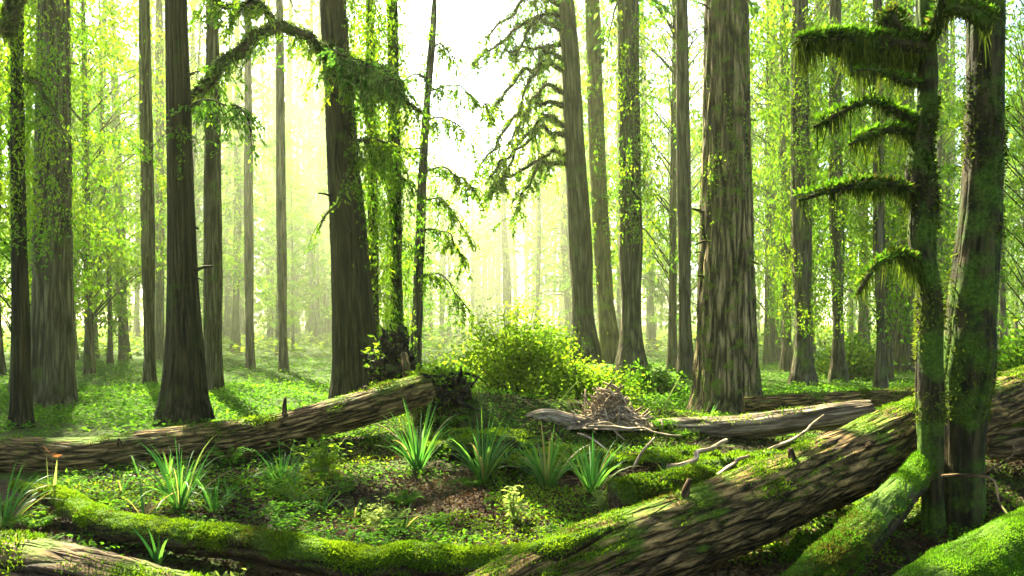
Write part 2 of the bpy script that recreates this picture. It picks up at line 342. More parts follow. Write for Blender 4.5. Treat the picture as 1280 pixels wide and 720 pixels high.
def make_tree(name, label, cat, group, H, r, kind, seed):
    global rng
    keep = rng; rng = np.random.default_rng(seed)
    root = empty(name); tag(root, label, cat, group)
    tr = MB(); trunk_mesh(tr, H, r, lean=rng.uniform(0, .7)); cr = MB(); wd = tr
    if kind == 'far':        # slim trunk with sparse leaves all the way down
        leaf_clumps(cr, wd, 95, (1.2, H), 1.7, .26, 24, .5, .5, lambda u: .35 + .9 * math.sin(math.pi * min(1, u * 1.1 + .12)))
    elif kind == 'far_conifer':
        spray_boughs(cr, wd, (H * .12, H), r, lambda z: 2.3 * (1.05 - z / H) + .35, 75, .24, 24, .55)
    elif kind == 'mid':
        leaf_clumps(cr, wd, 130, (1.6, H), 1.6, .10, 80, .42, .5, lambda u: .4 + .8 * math.sin(math.pi * min(1, u + .1)))
    elif kind == 'broad':
        leaf_clumps(cr, wd, 190, (2.2, H), 2.9, .10, 78, .55, .4, lambda u: .55 + .6 * math.sin(math.pi * min(1, u * .9 + .12)))
    elif kind == 'canopy':   # bare stem under a dense high crown
        leaf_clumps(cr, wd, 210, (10.2, H), 2.7, .15, 80, .5, .4, lambda u: .6 + .5 * math.sin(math.pi * min(1, u + .1)))
    elif kind == 'pole':     # thin straight stem, few leaves
        leaf_clumps(cr, wd, 40, (1.2, H), 1.0, .22, 22, .45, .5, lambda u: .3 + .9 * u)
    elif kind == 'conifer':
        spray_boughs(cr, wd, (H * .16, H), r, lambda z: 2.9 * (1.04 - z / H) + .3, 85, .21, 36, .5)
    elif kind == 'bare':     # tall bare stem, crown above
        spray_boughs(cr, wd, (H * .48, H), r, lambda z: 2.6 * (1.1 - z / H) + .5, 60, .27, 20, .5)
        leaf_clumps(cr, None, 16, (1.0, H * .5), .7, .18, 14, .25, .5)
    tr.build('trunk', M_bark_far if kind in ('far', 'far_conifer', 'mid', 'bare', 'pole') else M_bark_pale, root)
    cr.build('crown', {'far': M_leaf_far, 'far_conifer': M_leaf_far, 'bare': M_leaf_far}.get(kind, M_leaf), root, smooth=False)
    rng = keep
    return root

protos = {}
def place_tree(kind, x, y, s, rz, label, group, cat='tree', name='forest_tree', variants=3, sz=None):
    lst = protos.setdefault(kind, [])
    H, r = {'far': (19, .19), 'far_conifer': (20, .24), 'mid': (12, .11), 'broad': (10.5, .13), 'canopy': (17, .2), 'pole': (19, .13), 'conifer': (19, .24), 'bare': (22, .27)}[kind]
    if len(lst) < variants:
        o = make_tree(name, label, cat, group, H, r, kind, 100 + len(lst) * 7 + hash_kind(kind)); lst.append(o)
    else:
        o = copy_tree(lst[int(rng.integers(len(lst)))]); tag(o, label, cat, group)
    o.location = (x, y, tz(x, y) - .02); o.rotation_euler = (rng.normal() * .012, rng.normal() * .012, rz); o.scale = (s, s, sz or s)
    return o
def hash_kind(k): return sum(map(ord, k))

# ------------------------------------------------------------------ the named trees
def px_path(pts, Y, H, top_r=.3, dig=.35):
    """stem axis from (px, py, width in px) points, base first, carried on to height H"""
    P = [at(a, b, Y) for a, b, w in pts]; R = [w * Y / F / 2 for a, b, w in pts]
    P.insert(0, P[0] - np.array([0, 0, dig])); R.insert(0, R[0] * 1.08)
    d = (P[-1] - P[-2]); top = P[-1]
    if H > top[2] + 1:
        k = (H - top[2]) / max(d[2], .1)
        P.append(top + np.array([d[0] * k * .35, 0, (H - top[2]) * .5])); R.append(R[-1] * .75)
        P.append(top + np.array([d[0] * k * .5, 0, H - top[2]])); R.append(R[-2] * top_r)
    return np.array(P), np.array(R)

def flutes(base_z, amt, k, inner, ph=0.):
    def d(S, TH, R, Z):
        h = np.maximum(Z - base_z, 0)
        return inner(S, TH, R, Z) + R * amt * (np.cos(k * TH + ph) + .5 * np.cos((k + 4) * TH + 1.3)) * (np.exp(-h / .9) + .12)
    return d

def big_tree(name, label, pts, Y, H, mat, disp, seg=64, step=.06, fl=None, crown=None, crown_from=.45, crown_len=1.9, crown_n=16, leafmat=None):
    P, R = px_path(pts, Y, H); base = P[1].copy(); base[2] = tz(base[0], Y)
    root = empty(name, base); tag(root, label, 'tree')
    mb = MB()
    if fl: disp = flutes(base[2], fl[0], fl[1], disp)
    cut = EYE + (HY + 60) * Y / F          # the stem above the frame is built coarser
    i = int(np.searchsorted(P[:, 2], cut)); i = min(max(i, 2), len(P) - 1)
    tube(mb, P, R, seg, step if H < 14 else step * 1.5, disp, cap=False, seed=P[0, 0] * 3)
    t = mb.build('trunk', mat, root, loc=base)
    if crown:
        cr = MB(); wd = MB()
        zs = (max(cut * .9, H * crown_from), H); top = P[-1]
        xy = lambda z: (np.interp(z, P[:, 2], P[:, 0]), np.interp(z, P[:, 2], P[:, 1]))
        spray_boughs(cr, wd, zs, .1, lambda z: crown_len * (1.08 - (z - zs[0]) / (zs[1] - zs[0])) + .4, crown_n, .26, 26, .5, xy)
        cr.build('crown', leafmat or M_needle, root, loc=base, smooth=False); wd.build('bough', M_bark_big, root, loc=base)
    return root, base, P, R, mb

def mossy_bough(root, base, pts, Y, r0, r1, moss_len=.18, n_drape=260, n_moss=500, leaf_n=0, leaf=.12, name='bough', dy=0., mat=None, tuft=.05, leafmat=None, wood=None, twig=.55, jit=.05):
    """a bough given by (px, py[, depth]) points, with moss on it, hanging moss under it and leaf sprays"""
    P = np.array([at(p[0], p[1], p[2] if len(p) > 2 else Y + dy * k / max(1, len(pts) - 1)) for k, p in enumerate(pts)])
    P, R = resample(P, np.linspace(r0, r1, len(P)), .25 if len(P) < 20 else .1)
    w_ = np.linspace(0, 1, len(P))[:, None]; P = P + jit * rng.normal(size=P.shape) * np.minimum(1, w_ * 5) * [.6, .6, 1]; mb = MB()
    tube(mb, P, R, 9, .08, lambda S, T, RR, Z: RR * .35 * fbm(np.stack([S * 9, np.cos(T) * 1.2, np.sin(T) * 1.2], -1), 3), rnd=.2)
    o = mb.build(name, wood or M_bark_moss, root, loc=base)
    mm = MB()
    if n_moss:
        p, n = scatter(mb, n_moss, lambda nn, c: .25 + np.clip(nn[:, 2], 0, 1))
        leaves(mm, p, n + rng.normal(size=p.shape) * .6 + [0, 0, .3], tuft * rng.uniform(.6, 1.5, len(p)), tuft * .45)
    if n_drape:
        p, n = scatter(mb, n_drape, lambda nn, c: np.clip(.3 - nn[:, 2], 0.02, 1) * (.25 + (fbm(c * 3.3, 2) > -.05)))
        blades(mm, p, np.column_stack([rng.normal(size=(len(p), 2)) * .2, -np.ones(len(p))]), np.minimum(.3, moss_len * rng.gamma(1.6, .42, len(p))) * (.35 + 1.1 * np.clip(fbm(p * 4.5, 2) + .4, 0, 1)), .006 + .008 * rng.random(len(p)), .05, 3)
    if mm.n: mm.build('moss', mat or M_drape, o, loc=base).location = (0, 0, 0)
    if leaf_n:
        leaf_n = int(leaf_n * 2.6); leaf *= .62; lv = MB(); tw = MB(); u = np.linspace(0, 1, len(P)); k = max(3, leaf_n // 24)
        ax = unit(np.gradient(P, axis=0))
        for t in rng.uniform(.08, 1, k):
            q = np.array([np.interp(t, u, P[:, i]) for i in range(3)]); a = np.array([np.interp(t, u, ax[:, i]) for i in range(3)])
            d = a * rng.uniform(.0, .8) + rng.normal(size=3) * [.55, .55, .15] + [0, 0, -rng.uniform(.1, 1.0)]; d /= np.linalg.norm(d)
            tl = twig * rng.uniform(.35, 1.2); tip = q + d * tl + [0, 0, -.35 * tl]; mid = q + d * tl * .55
            tube(tw, [q, mid, tip], [.008, .006, .003], 4, .2, cap=False)
            m = 24; tt = rng.uniform(.15, 1.05, m)[:, None]; pp = q * (1 - tt) ** 2 + 2 * mid * tt * (1 - tt) + tip * tt ** 2
            leaves(lv, pp + rng.normal(size=(m, 3)) * .02, d * .6 + rng.normal(size=(m, 3)) * .7 + [0, 0, -.35], leaf * rng.uniform(.6, 1.3, m), leaf * .45, .1)
        lf = lv.build('leaves', leafmat or M_leaf, o, loc=base, smooth=False); tw.build('twigs', M_bark_big, o, loc=base)
    return o

def stem_leaves(root, base, P, n, spread, leaf, mat, zr, name='leaves', hang=.9, side=None):
    """leafy shoots and creepers hanging close along a stem"""
    mb = MB(); leaf *= .5; k = max(6, int(n * 2.4 / 15))
    for q in range(k):
        zt = rng.uniform(zr[0] + .3, zr[1] + .5); a = rng.random() * 6.283 if side is None else rng.uniform(side[0], side[1])
        ln = rng.gamma(2.5, .32) + .25; r = spread * (.3 + .9 * rng.random() ** 1.4); m = int(10 + 21 * ln)
        t = rng.random(m); z = zt - ln * t; z_ok = z > zr[0] - .3; t, z = t[z_ok], z[z_ok]; m = len(z)
        if not m: continue
        rr = r * (.45 + .55 * np.sin(np.minimum(1, t * 1.6 + .1) * 1.57))
        p = np.column_stack([np.interp(zt, P[:, 2], P[:, 0]) + np.cos(a) * rr, np.interp(zt, P[:, 2], P[:, 1]) + np.sin(a) * rr, z]) + rng.normal(size=(m, 3)) * .055
        leaves(mb, p, rng.normal(size=(m, 3)) * .6 + [0, 0, -hang], leaf * rng.uniform(.5, 1.4, m), leaf * .48, .1)
    return mb.build(name, mat, root, loc=base, smooth=False)

smooth_bark = bark(.012, 14, .05)
deep_bark = bark(.055, 10, .10)
rough_bark = bark(.020, 12, .12, .012)

# cedar left of centre
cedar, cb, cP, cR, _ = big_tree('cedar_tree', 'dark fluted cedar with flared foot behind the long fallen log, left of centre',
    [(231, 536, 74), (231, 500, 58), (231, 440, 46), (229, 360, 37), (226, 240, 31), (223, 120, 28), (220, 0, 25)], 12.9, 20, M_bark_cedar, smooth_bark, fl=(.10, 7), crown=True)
mossy_bough(cedar, cb, [(228, 165, 12.8), (222, 162, 12.3), (208, 168, 12.0)], 12.9, .02, .008, .08, 20, 60, 60, .10)
mossy_bough(cedar, cb, [(236, 135), (262, 128, 12.4), (292, 132, 12.2), (310, 146, 12.0)], 12.9, .025, .008, .08, 20, 60, 320, .13, leafmat=M_needle)

# big dark tree at centre left with its arching boughs
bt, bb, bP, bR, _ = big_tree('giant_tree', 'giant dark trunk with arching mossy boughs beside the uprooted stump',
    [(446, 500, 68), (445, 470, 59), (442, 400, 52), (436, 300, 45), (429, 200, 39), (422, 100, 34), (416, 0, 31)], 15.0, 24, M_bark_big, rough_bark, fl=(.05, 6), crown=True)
mossy_bough(bt, bb, [(420, 82), (400, 58, 14.6), (375, 42, 14.3), (345, 38, 14.0), (315, 52, 13.8), (285, 74, 13.6), (262, 100, 13.5), (240, 126, 13.4)], 15, .085, .10, .30, 520, 1500, 420, .16)
mossy_bough(bt, bb, [(345, 38, 14.0), (330, 18, 13.8), (310, 5, 13.6), (280, 0, 13.5), (258, -12, 13.4)], 15, .07, .04, .25, 240, 500, 320, .16)
mossy_bough(bt, bb, [(400, 58, 14.6), (418, 80, 14.2), (440, 100, 14.0), (470, 108, 13.9), (500, 118, 13.9), (522, 138, 13.9)], 15, .09, .035, .30, 420, 800, 250, .16)
mossy_bough(bt, bb, [(438, 190, 14.6), (432, 225, 14.2), (415, 262, 14.0), (398, 286, 14.0)], 15, .035, .015, .1, 60, 160, 60, .12, mat=M_moss)
mossy_bough(bt, bb, [(430, 95, 14.4), (455, 84, 14.0), (480, 90, 13.7), (500, 104, 13.5)], 15, .03, .01, .1, 30, 80, 900, .15, leafmat=M_needle)
mossy_bough(bt, bb, [(430, 52, 14.4), (418, 60, 14.0), (440, 70, 13.6), (470, 84, 13.5)], 15, .03, .01, .1, 30, 80, 500, .15, leafmat=M_needle)
mossy_bough(bt, bb, [(440, 175, 14.6), (470, 170, 14.2), (490, 180, 14.0)], 15, .03, .01, .12, 40, 80, 420, .15)
mossy_bough(bt, bb, [(448, 205, 15.2), (478, 212, 15.4), (505, 222, 15.6), (520, 240, 15.7)], 15, .03, .01, .15, 60, 80, 160, .15)
stem_leaves(bt, bb, bP, 700, .75, .17, M_leaf, (3.0, 9.0), 'creeper', side=(-.6, .5))

# leafy stems hugging the big tree
for px, w, lab, sp, nn, Yy in ((466, 13, 'thin dark stem close behind the giant trunk, wrapped in hanging leaves', .42, 1100, 16.2),
                           (494, 17, 'leaf curtained stem standing apart to the right of the giant trunk', .5, 950, 16.8)):
    r_, b_, P_, R_, _ = big_tree('leafy_tree', lab, [(px + 2, 486, w * 1.3), (px + 2, 440, w), (px, 250, w * .9), (px - 4, 0, w * .75)], Yy, 16, M_bark_moss, rough_bark, seg=16, step=.12)
    stem_leaves(r_, b_, P_, nn, sp, .17, M_leaf, (.6, 9.5))

# left edge trees
r1, b1, P1, R1, _ = big_tree('young_cedar', 'slim dark stem at the left edge, in front of a broad greyish trunk',
    [(26, 548, 42), (27, 525, 29), (27, 480, 23), (26, 400, 20), (24, 300, 17), (22, 150, 15), (22, 0, 13)], 12.4, 15, M_bark_cedar, smooth_bark, seg=40, fl=(.08, 5))
stem_leaves(r1, b1, P1, 900, .55, .13, M_leaf, (3.0, 6.8))
mossy_bough(r1, b1, [(24, 78), (40, 100, 12.1), (58, 130, 11.9), (76, 160, 11.8), (92, 190, 11.7)], 12.4, .035, .014, .12, 60, 260, 60, .11)
mossy_bough(r1, b1, [(22, -20), (14, 6, 12.0), (8, 28, 11.8), (6, 44, 11.7)], 12.4, .10, .09, .22, 420, 900, 0, name='bough')
r2, b2, P2, R2, _ = big_tree('fir_tree', 'broad greyish trunk at far left with green shoots across it',
    [(66, 522, 64), (66, 490, 54), (66, 400, 47), (66, 280, 43), (67, 100, 38), (68, 0, 34)], 15.2, 20, M_bark_pale, rough_bark, seg=48, fl=(.06, 6), crown=True)
stem_leaves(r2, b2, P2, 900, .8, .13, M_leaf, (2.6, 8.0))
mossy_bough(r2, b2, [(70, 256), (76, 262, 14.7), (62, 268, 14.6)], 15.2, .02, .01, .1, 20, 40, 40, .1)

def stubs(root, base, P, R, n, zr, mat, ln=.22, r0=.03, name='stub'):
    for k in range(n):
        z = rng.uniform(*zr); a = rng.uniform(-3.3, .2); c = np.array([np.interp(z, P[:, 2], P[:, 0]), np.interp(z, P[:, 2], P[:, 1]), z]); r = np.interp(z, P[:, 2], R) * .85
        d = np.array([math.cos(a), math.sin(a), rng.uniform(-.3, .5)]); L_ = ln * rng.uniform(.4, 1.6); mb = MB()
        tube(mb, [c + d * r, c + d * (r + L_ * .6), c + d * (r + L_) + [0, 0, -.12 * L_]], np.array([1, .7, .45]) * r0 * rng.uniform(.5, 1.2), 7, .05); mb.build(name, mat, root, loc=base)
stubs(cedar, cb, cP, cR, 5, (2.2, 6.8), M_bark_cedar); stubs(bt, bb, bP, bR, 7, (1.8, 7.5), M_bark_big, .3); stubs(r2, b2, P2, R2, 5, (2, 7), M_bark_pale)

# hazy stems of the middle distance, each placed by the photo
def plain(name, label, pts, Y, H, mat, disp, seg=24, **k): return big_tree(name, label, pts, Y, H, mat, disp, seg=seg, step=.15, **k)
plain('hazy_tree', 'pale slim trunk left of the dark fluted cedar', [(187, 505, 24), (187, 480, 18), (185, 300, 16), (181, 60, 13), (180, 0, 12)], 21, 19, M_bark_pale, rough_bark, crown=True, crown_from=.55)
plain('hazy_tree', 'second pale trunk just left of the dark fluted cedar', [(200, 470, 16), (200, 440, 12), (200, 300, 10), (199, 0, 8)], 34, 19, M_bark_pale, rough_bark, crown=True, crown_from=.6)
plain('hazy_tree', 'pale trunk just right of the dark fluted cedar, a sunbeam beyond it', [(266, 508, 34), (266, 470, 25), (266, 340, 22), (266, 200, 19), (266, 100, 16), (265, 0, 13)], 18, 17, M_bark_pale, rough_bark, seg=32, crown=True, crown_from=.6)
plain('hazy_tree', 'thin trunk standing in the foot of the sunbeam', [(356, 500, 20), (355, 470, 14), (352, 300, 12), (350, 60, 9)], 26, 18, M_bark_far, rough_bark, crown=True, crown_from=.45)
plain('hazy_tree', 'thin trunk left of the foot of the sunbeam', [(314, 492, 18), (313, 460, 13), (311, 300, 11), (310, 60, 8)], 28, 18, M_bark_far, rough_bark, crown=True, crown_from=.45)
t7, b7, P7, R7, _ = plain('leaning_sapling', 'thin leaning sapling with thin arching twigs against the white sky', [(518, 470, 18), (520, 430, 14), (525, 300, 12), (532, 150, 9), (541, 40, 7), (544, -10, 5)], 19, 10.5, M_bark_far, rough_bark)
for y0, s, ln, dr in ((115, 1, 75, 20), (150, 1, 60, 30), (215, 1, 75, 45), (100, -1, 40, 15), (60, 1, 30, 15), (185, -1, 45, 30), (250, 1, 55, 45), (290, 1, 60, 40), (310, -1, 40, 30), (345, 1, 60, 40)):
    x0 = np.interp(y0, [0, 150, 300, 430], [544, 532, 525, 520])
    mossy_bough(t7, b7, [(x0, y0, 19), (x0 + s * ln * .4, y0 - 4, 18.8), (x0 + s * ln * .75, y0 + dr * .35, 18.7), (x0 + s * ln, y0 + dr, 18.6)], 19, .022, .008, .2, 40, 60, int(3.2 * ln), .17, name='twig')
stem_leaves(t7, b7, P7, 350, .5, .17, M_leaf, (.4, 9))

t8, b8, P8, R8, _ = plain('pale_tree', 'pale leaning trunk with drooping mossy boughs on its left side', [(731, 438, 40), (730, 420, 33), (725, 300, 29), (718, 180, 25), (712, 60, 22), (706, -20, 19)], 22, 21, M_bark_pale, rough_bark, seg=36, crown=True)
for y0, ln, dr, up in ((8, 95, 40, 14), (22, 60, 50, 5), (40, 110, 35, 16), (55, 75, 10, -4), (75, 60, 70, 8), (90, 100, 60, 10), (118, 70, 60, 12), (135, 110, 75, 10), (160, 85, 70, 14), (172, 100, 50, 10), (196, 70, 80, 8), (205, 110, 40, 4)):
    x0 = np.interp(y0, [0, 180, 300], [707, 717, 724]) - 6
    mossy_bough(t8, b8, [(x0, y0, 22), (x0 - ln * .3, y0 - up, 21.7), (x0 - ln * .7, y0 + dr * .35, 21.4), (x0 - ln, y0 + dr, 21.2)], 22, .075, .02, .42, 170, 240, int(2.6 * ln), .20, tuft=.08)
t9, b9, P9, R9, _ = plain('yellowish_tree', 'yellowish mossy trunk leaning just right of the pale leaning trunk', [(764, 440, 30), (760, 410, 24), (752, 300, 21), (746, 180, 20), (742, 60, 19), (740, 0, 18)], 24.5, 20, bark_mat('bark_yellow_moss', (.075, .062, .018), (.16, .14, .04), moss=(.10, .13, .015), moss_amt=.45, freq=12), rough_bark, crown=True)
stem_leaves(t9, b9, P9, 500, .7, .2, M_leaf, (3, 11))
t10, b10, P10, R10, _ = plain('straight_tree', 'straight thick hazy trunk standing right of the yellowish leaning trunk', [(789, 468, 46), (789, 440, 33), (788, 300, 29), (786, 150, 27), (785, 0, 26)], 21.5, 22, M_bark_pale, rough_bark, seg=36, fl=(.05, 6), crown=True)
stem_leaves(t10, b10, P10, 700, .9, .18, M_leaf, (4, 9.5), side=(-2.5, .3))
plain('hazy_tree', 'slim mossy trunk midway between the straight hazy trunk and the furrowed giant', [(858, 478, 26), (857, 440, 19), (855, 250, 17), (852, 0, 14)], 22, 18, M_bark_far, rough_bark, crown=True, crown_from=.55)
# the furrowed giant right of centre
t11, b11, P11, R11, _ = big_tree('furrowed_tree', 'massive furrowed trunk patched with yellow moss, right of centre',
    [(908, 524, 96), (908, 500, 84), (908, 460, 76), (908, 380, 68), (908, 250, 60), (908, 120, 54), (908, 0, 50)], 14.8, 24, M_bark_fir, deep_bark, seg=96, step=.045, fl=(.05, 8), crown=True)
stubs(t11, b11, P11, R11, 8, (1.8, 7.4), M_bark_fir, .25, .04)
stem_leaves(t11, b11, P11, 300, .50, .10, M_leaf, (4.2, 5.3), 'shoot', side=(-2.6, -.4))
stem_leaves(t11, b11, P11, 260, .62, .09, M_moss, (1.2, 7.5), 'shoot', side=(-3.4, .2))
# trunks between the giant and the forked tree
for px, pb, w, Y, lab in ((984, 456, 13, 27, 'slim trunk nearest the right side of the furrowed giant'), (1004, 474, 25, 21, 'stouter brown trunk right of the furrowed giant'),
                          (1048, 470, 17, 22, 'dark straight stem behind the lower mossy boughs'), (1101, 484, 13, 19, 'thin greenish stem just left of the forked tree'),
                          (1122, 446, 24, 30, 'thick hazy trunk with sloping foot beside the forked tree')):
    r_, b_, P_, R_, _ = plain('slim_tree', lab, [(px, pb + 6, w * 1.5), (px, pb - 15, w * 1.1), (px - 2, 300, w), (px - 4, 120, w * .85), (px - 4, 0, w * .75)], Y, 16, M_bark_far, rough_bark)
    stem_leaves(r_, b_, P_, 1100, .8, .18, M_leaf, (1.5, 9.5))

# forked tree on the right, hung with moss
FY = 6.35
Pl, Rl = px_path([(1167, 668, 28), (1166, 620, 25), (1164, 560, 27), (1162, 480, 29), (1163, 400, 29), (1160, 345, 26), (1152, 300, 33), (1154, 260, 37), (1150, 215, 36), (1153, 170, 25), (1159, 120, 20), (1158, 60, 20), (1156, -20, 20)], FY, 7.5)
Pr, Rr = px_path([(1202, 612, 50), (1202, 570, 48), (1204, 520, 54), (1209, 460, 62), (1212, 415, 58), (1220, 330, 51), (1227, 240, 46), (1231, 120, 42), (1232, 0, 41), (1233, -40, 40)], FY + .12, 9.0)
fb = Pl[1].copy(); fb[2] = tz(fb[0], fb[1])
fork = empty('forked_tree', fb); tag(fork, 'dark forked tree with two stems, its left boughs hung with thick moss', 'tree')
mb = MB(); tube(mb, Pl, Rl, 44, .035, bark(.012, 18, .12, .022), cap=False); tl = mb.build('trunk', M_bark_moss, fork, loc=fb); tag(tl, 'thinner knobbly left stem of the fork'); mbl = mb
mb = MB(); tube(mb, Pr, Rr, 56, .035, bark(.012, 18, .12, .014), cap=False, seed=9); tr_ = mb.build('trunk', M_bark_moss, fork, loc=fb); tag(tr_, 'thicker straighter right stem of the fork')
for src, n in ((mbl, 2600), (mb, 2600)):
    mm = MB(); p, n_ = scatter(src, n, lambda nn, c: (c[:, 2] < 5) * (c[:, 2] > .9) * np.clip(.3 + fbm(c * 2.2, 2) * 2, 0, 1))
    leaves(mm, p, n_ * .6 + rng.normal(size=p.shape) * .4 + [0, 0, -.3], .035 * rng.uniform(.5, 1.4, len(p)), .016)
    mm.build('moss', M_drape, fork, loc=fb)
def draped(pts, r0, r1, ln, nd, nm, label=None, thick=0.):
    o = mossy_bough(fork, fb, pts, FY, r0, r1, ln, nd, nm, 0, jit=.02, mat=M_drape, tuft=.035, name='bough')
    mm = MB(); P = np.array([at(p[0], p[1], p[2] if len(p) > 2 else FY) for p in pts]); R = np.linspace(r0, r1, len(P))
    t = MB(); tube(t, P, R, 10, .05); p, n = scatter(t, int(nm * .9), lambda nn, c: np.clip(nn[:, 2], 0, 1) ** 2)
    leaves(mm, p, n + rng.normal(size=p.shape) * .55, .05 * rng.uniform(.5, 1.4, len(p)), .02)
    mm.build('moss', M_moss_g, o, loc=fb).location = (0, 0, 0)
    if label: tag(o, label)
draped([(1150, 58), (1125, 60, 6.3), (1090, 54, 6.25), (1055, 50, 6.2), (1020, 50, 6.15), (998, 54, 6.1)], .115, .045, .17, 2600, 1500, 'topmost bough carrying the thickest moss')
draped([(1150, 104), (1128, 100, 6.2), (1100, 92, 6.1), (1080, 88, 6.05), (1064, 92, 6.0)], .026, .010, .10, 260, 220)
draped([(1140, 152), (1122, 140, 6.25), (1100, 132, 6.15), (1078, 130, 6.1), (1050, 138, 6.05), (1014, 154, 6.0)], .034, .012, .10, 520, 420)
draped([(1140, 168), (1122, 162, 6.2), (1095, 164, 6.1), (1075, 170, 6.05), (1062, 182, 6.0)], .034, .012, .11, 420, 300)
draped([(1140, 246), (1120, 236, 6.2), (1095, 230, 6.1), (1065, 230, 6.05), (1030, 237, 6.0), (994, 246, 5.95)], .046, .014, .13, 700, 600)
draped([(1148, 330), (1132, 322, 6.2), (1112, 322, 6.1), (1095, 332, 6.0), (1078, 350, 5.95), (1070, 362, 5.9)], .040, .013, .15, 500, 340)
draped([(1158, 30), (1180, 14, 6.2), (1205, 10, 6.05), (1228, 22, 6.0), (1240, 26, 5.98)], .04, .06, .16, 420, 420)
draped([(1150, 66), (1132, 45, 6.3), (1118, 25, 6.28), (1108, 18, 6.26)], .05, .075, .12, 220, 420)
draped([(1158, 48), (1168, 28, 6.2), (1178, -4, 6.1)], .04, .03, .16, 260, 200)

# ------------------------------------------------------------------ fallen logs
def log(name, label, spec, mat, disp, moss=0, moss_mat=None, tuft=.03, seg=64, step=.035, top=.55, cat='log', patchy=1.0, rock=None):
    P = np.array([at(a, b, Y) for a, b, Y, w in spec]); R = np.array([w * Y / F / 2 for a, b, Y, w in spec])
    mb = MB(); tube(mb, P, R, seg, step, disp, seed=P[0, 0] * 2)
    o = mb.build(name, mat, loc=P[len(P) // 2]); tag(o, label, cat)
    if moss:
        mm = MB()
        wt = lambda nn, c: np.clip((nn[:, 2] - (1 - 2 * top)) * 3, 0, 1) * np.clip(.5 + patchy * 1.6 * fbm(c * 2.4, 3), 0, 1)
        p, n = scatter(mb, moss, wt)
        hgt = .65 + 1.2 * np.clip(.3 + 1.3 * fbm(p * 5.5 + 3, 3), 0, 1.2)
        leaves(mm, p - n * .004, n * .8 + rng.normal(size=p.shape) * .75, tuft * hgt * rng.uniform(.5, 1.5, len(p)), tuft * .40 * np.sqrt(hgt), fq=3.5)
        mm.build('moss', moss_mat or M_moss, o, loc=P[len(P) // 2], smooth=False)
    return o, mb, P, R

logA, mA, PA, RA = log('fallen_log', 'long brown log sloping up to the uprooted stump, across the left middle',
    [(-90, 585, 8.6, 50), (0, 571, 8.8, 46), (100, 572, 9.0, 48), (200, 560, 9.3, 48), (320, 545, 9.7, 46), (430, 517, 10.1, 43), (520, 490, 10.5, 38), (534, 486, 10.6, 36)],
    M_log, bark(.018, 13, .10, .02), 9000, M_moss, .024, top=.42, patchy=1.6)
logB, mB, PB, RB = log('mossy_log', 'low sagging log covered in bright moss, curving across the front',
    [(18, 608, 7.0, 12), (75, 624, 6.7, 24), (125, 652, 6.2, 33), (210, 669, 5.8, 38), (300, 679, 5.5, 40), (400, 698, 5.2, 42), (455, 708, 5.1, 42), (515, 701, 5.02, 42), (570, 706, 4.95, 40), (640, 701, 4.82, 36), (705, 684, 4.66, 27), (765, 660, 4.58, 10)],
    M_log_moss, bark(.014, 14, .3, .018), 70000, M_moss, .018, top=.58, patchy=.12)
logC, mC, PC, RC = log('fallen_log', 'huge furrowed log rising from front centre to pass behind the forked tree',
    [(600, 772, 4.62, 104), (690, 728, 4.8, 104), (800, 687, 5.15, 98), (920, 640, 5.7, 90), (1040, 587, 6.4, 82), (1150, 536, 7.1, 74), (1230, 508, 7.7, 66), (1340, 474, 8.4, 60)],
    M_log, bark(.028, 11, .08, .03), 34000, M_moss, .018, seg=96, step=.03, top=.34, patchy=1.4)
logE, mE, PE, RE = log('mossy_log', 'short bright mossy log leaning up against the foot of the forked tree',
    [(960, 772, 4.6, 66), (1042, 706, 5.05, 54), (1096, 648, 5.6, 45), (1138, 602, 6.15, 37), (1154, 582, 6.4, 31)],
    M_log_moss, bark(.02, 13, .12, .02), 34000, M_moss_g, .019, top=.46, patchy=1.0)
logF, mF, PF, RF = log('mossy_log', 'thick bright green mossy log in the bottom right corner',
    [(1090, 818, 3.9, 116), (1180, 758, 4.2, 110), (1240, 720, 4.5, 104), (1330, 672, 4.9, 96)],
    M_log_moss, bark(.022, 12, .2, .03), 80000, M_moss_g, .015, top=.8, patchy=.5)
logG, mG, PG, RG = log('fallen_log', 'bare brown log with a thin green edge, bottom left corner',
    [(-90, 706, 4.65, 90), (0, 716, 4.6, 96), (100, 738, 4.5, 98), (200, 764, 4.4, 98), (320, 792, 4.3, 96)],
    M_log_bare, bark(.024, 16, .22, .015), 4200, M_moss, .022, top=.34, patchy=1.5)
log('fallen_log', 'short rough brown log under the huge log at the right edge', [(1222, 552, 8.0, 40), (1290, 546, 8.1, 46), (1420, 540, 8.3, 48)], M_log_bare, bark(.02, 15, .15, .02), 1200, M_moss, .025, top=.4)
log('mossy_log', 'distant mossy log lying beyond the furrowed giant, to its right', [(930, 505, 13.6, 18), (1040, 501, 13.4, 20), (1160, 494, 13.2, 22)], M_log, bark(.02, 13, .1, .02), 2600, M_moss, .035, seg=40, top=.5)
log('fallen_log', 'pale topped brown log at the foot of the furrowed giant', [(760, 532, 11.0, 18), (840, 536, 10.9, 26), (930, 534, 10.7, 30), (1010, 524, 10.5, 30), (1090, 513, 10.4, 26)], bark_mat('log_pale', (.10, .07, .04), (.33, .25, .16), moss_amt=.0, top_moss=.02, freq=22, flat=.08), bark(.02, 14, .08, .025), 900, M_moss, .03, seg=48, top=.4)
log('mossy_log', 'stubby mossy log with a dark underside left of the huge log', [(768, 628, 6.8, 44), (792, 624, 6.85, 50), (832, 618, 7.0, 50), (886, 606, 7.3, 40)], M_log_moss, bark(.03, 11, .4, .05), 8000, M_moss, .035, top=.5, patchy=.4)
log('fallen_log', 'dark low log behind the clover at far left', [(100, 497, 20, 12), (180, 494, 20.5, 14)], M_log_bare, bark(.02, 10, .1, .02), 300, M_moss, .05, seg=20, step=.1)

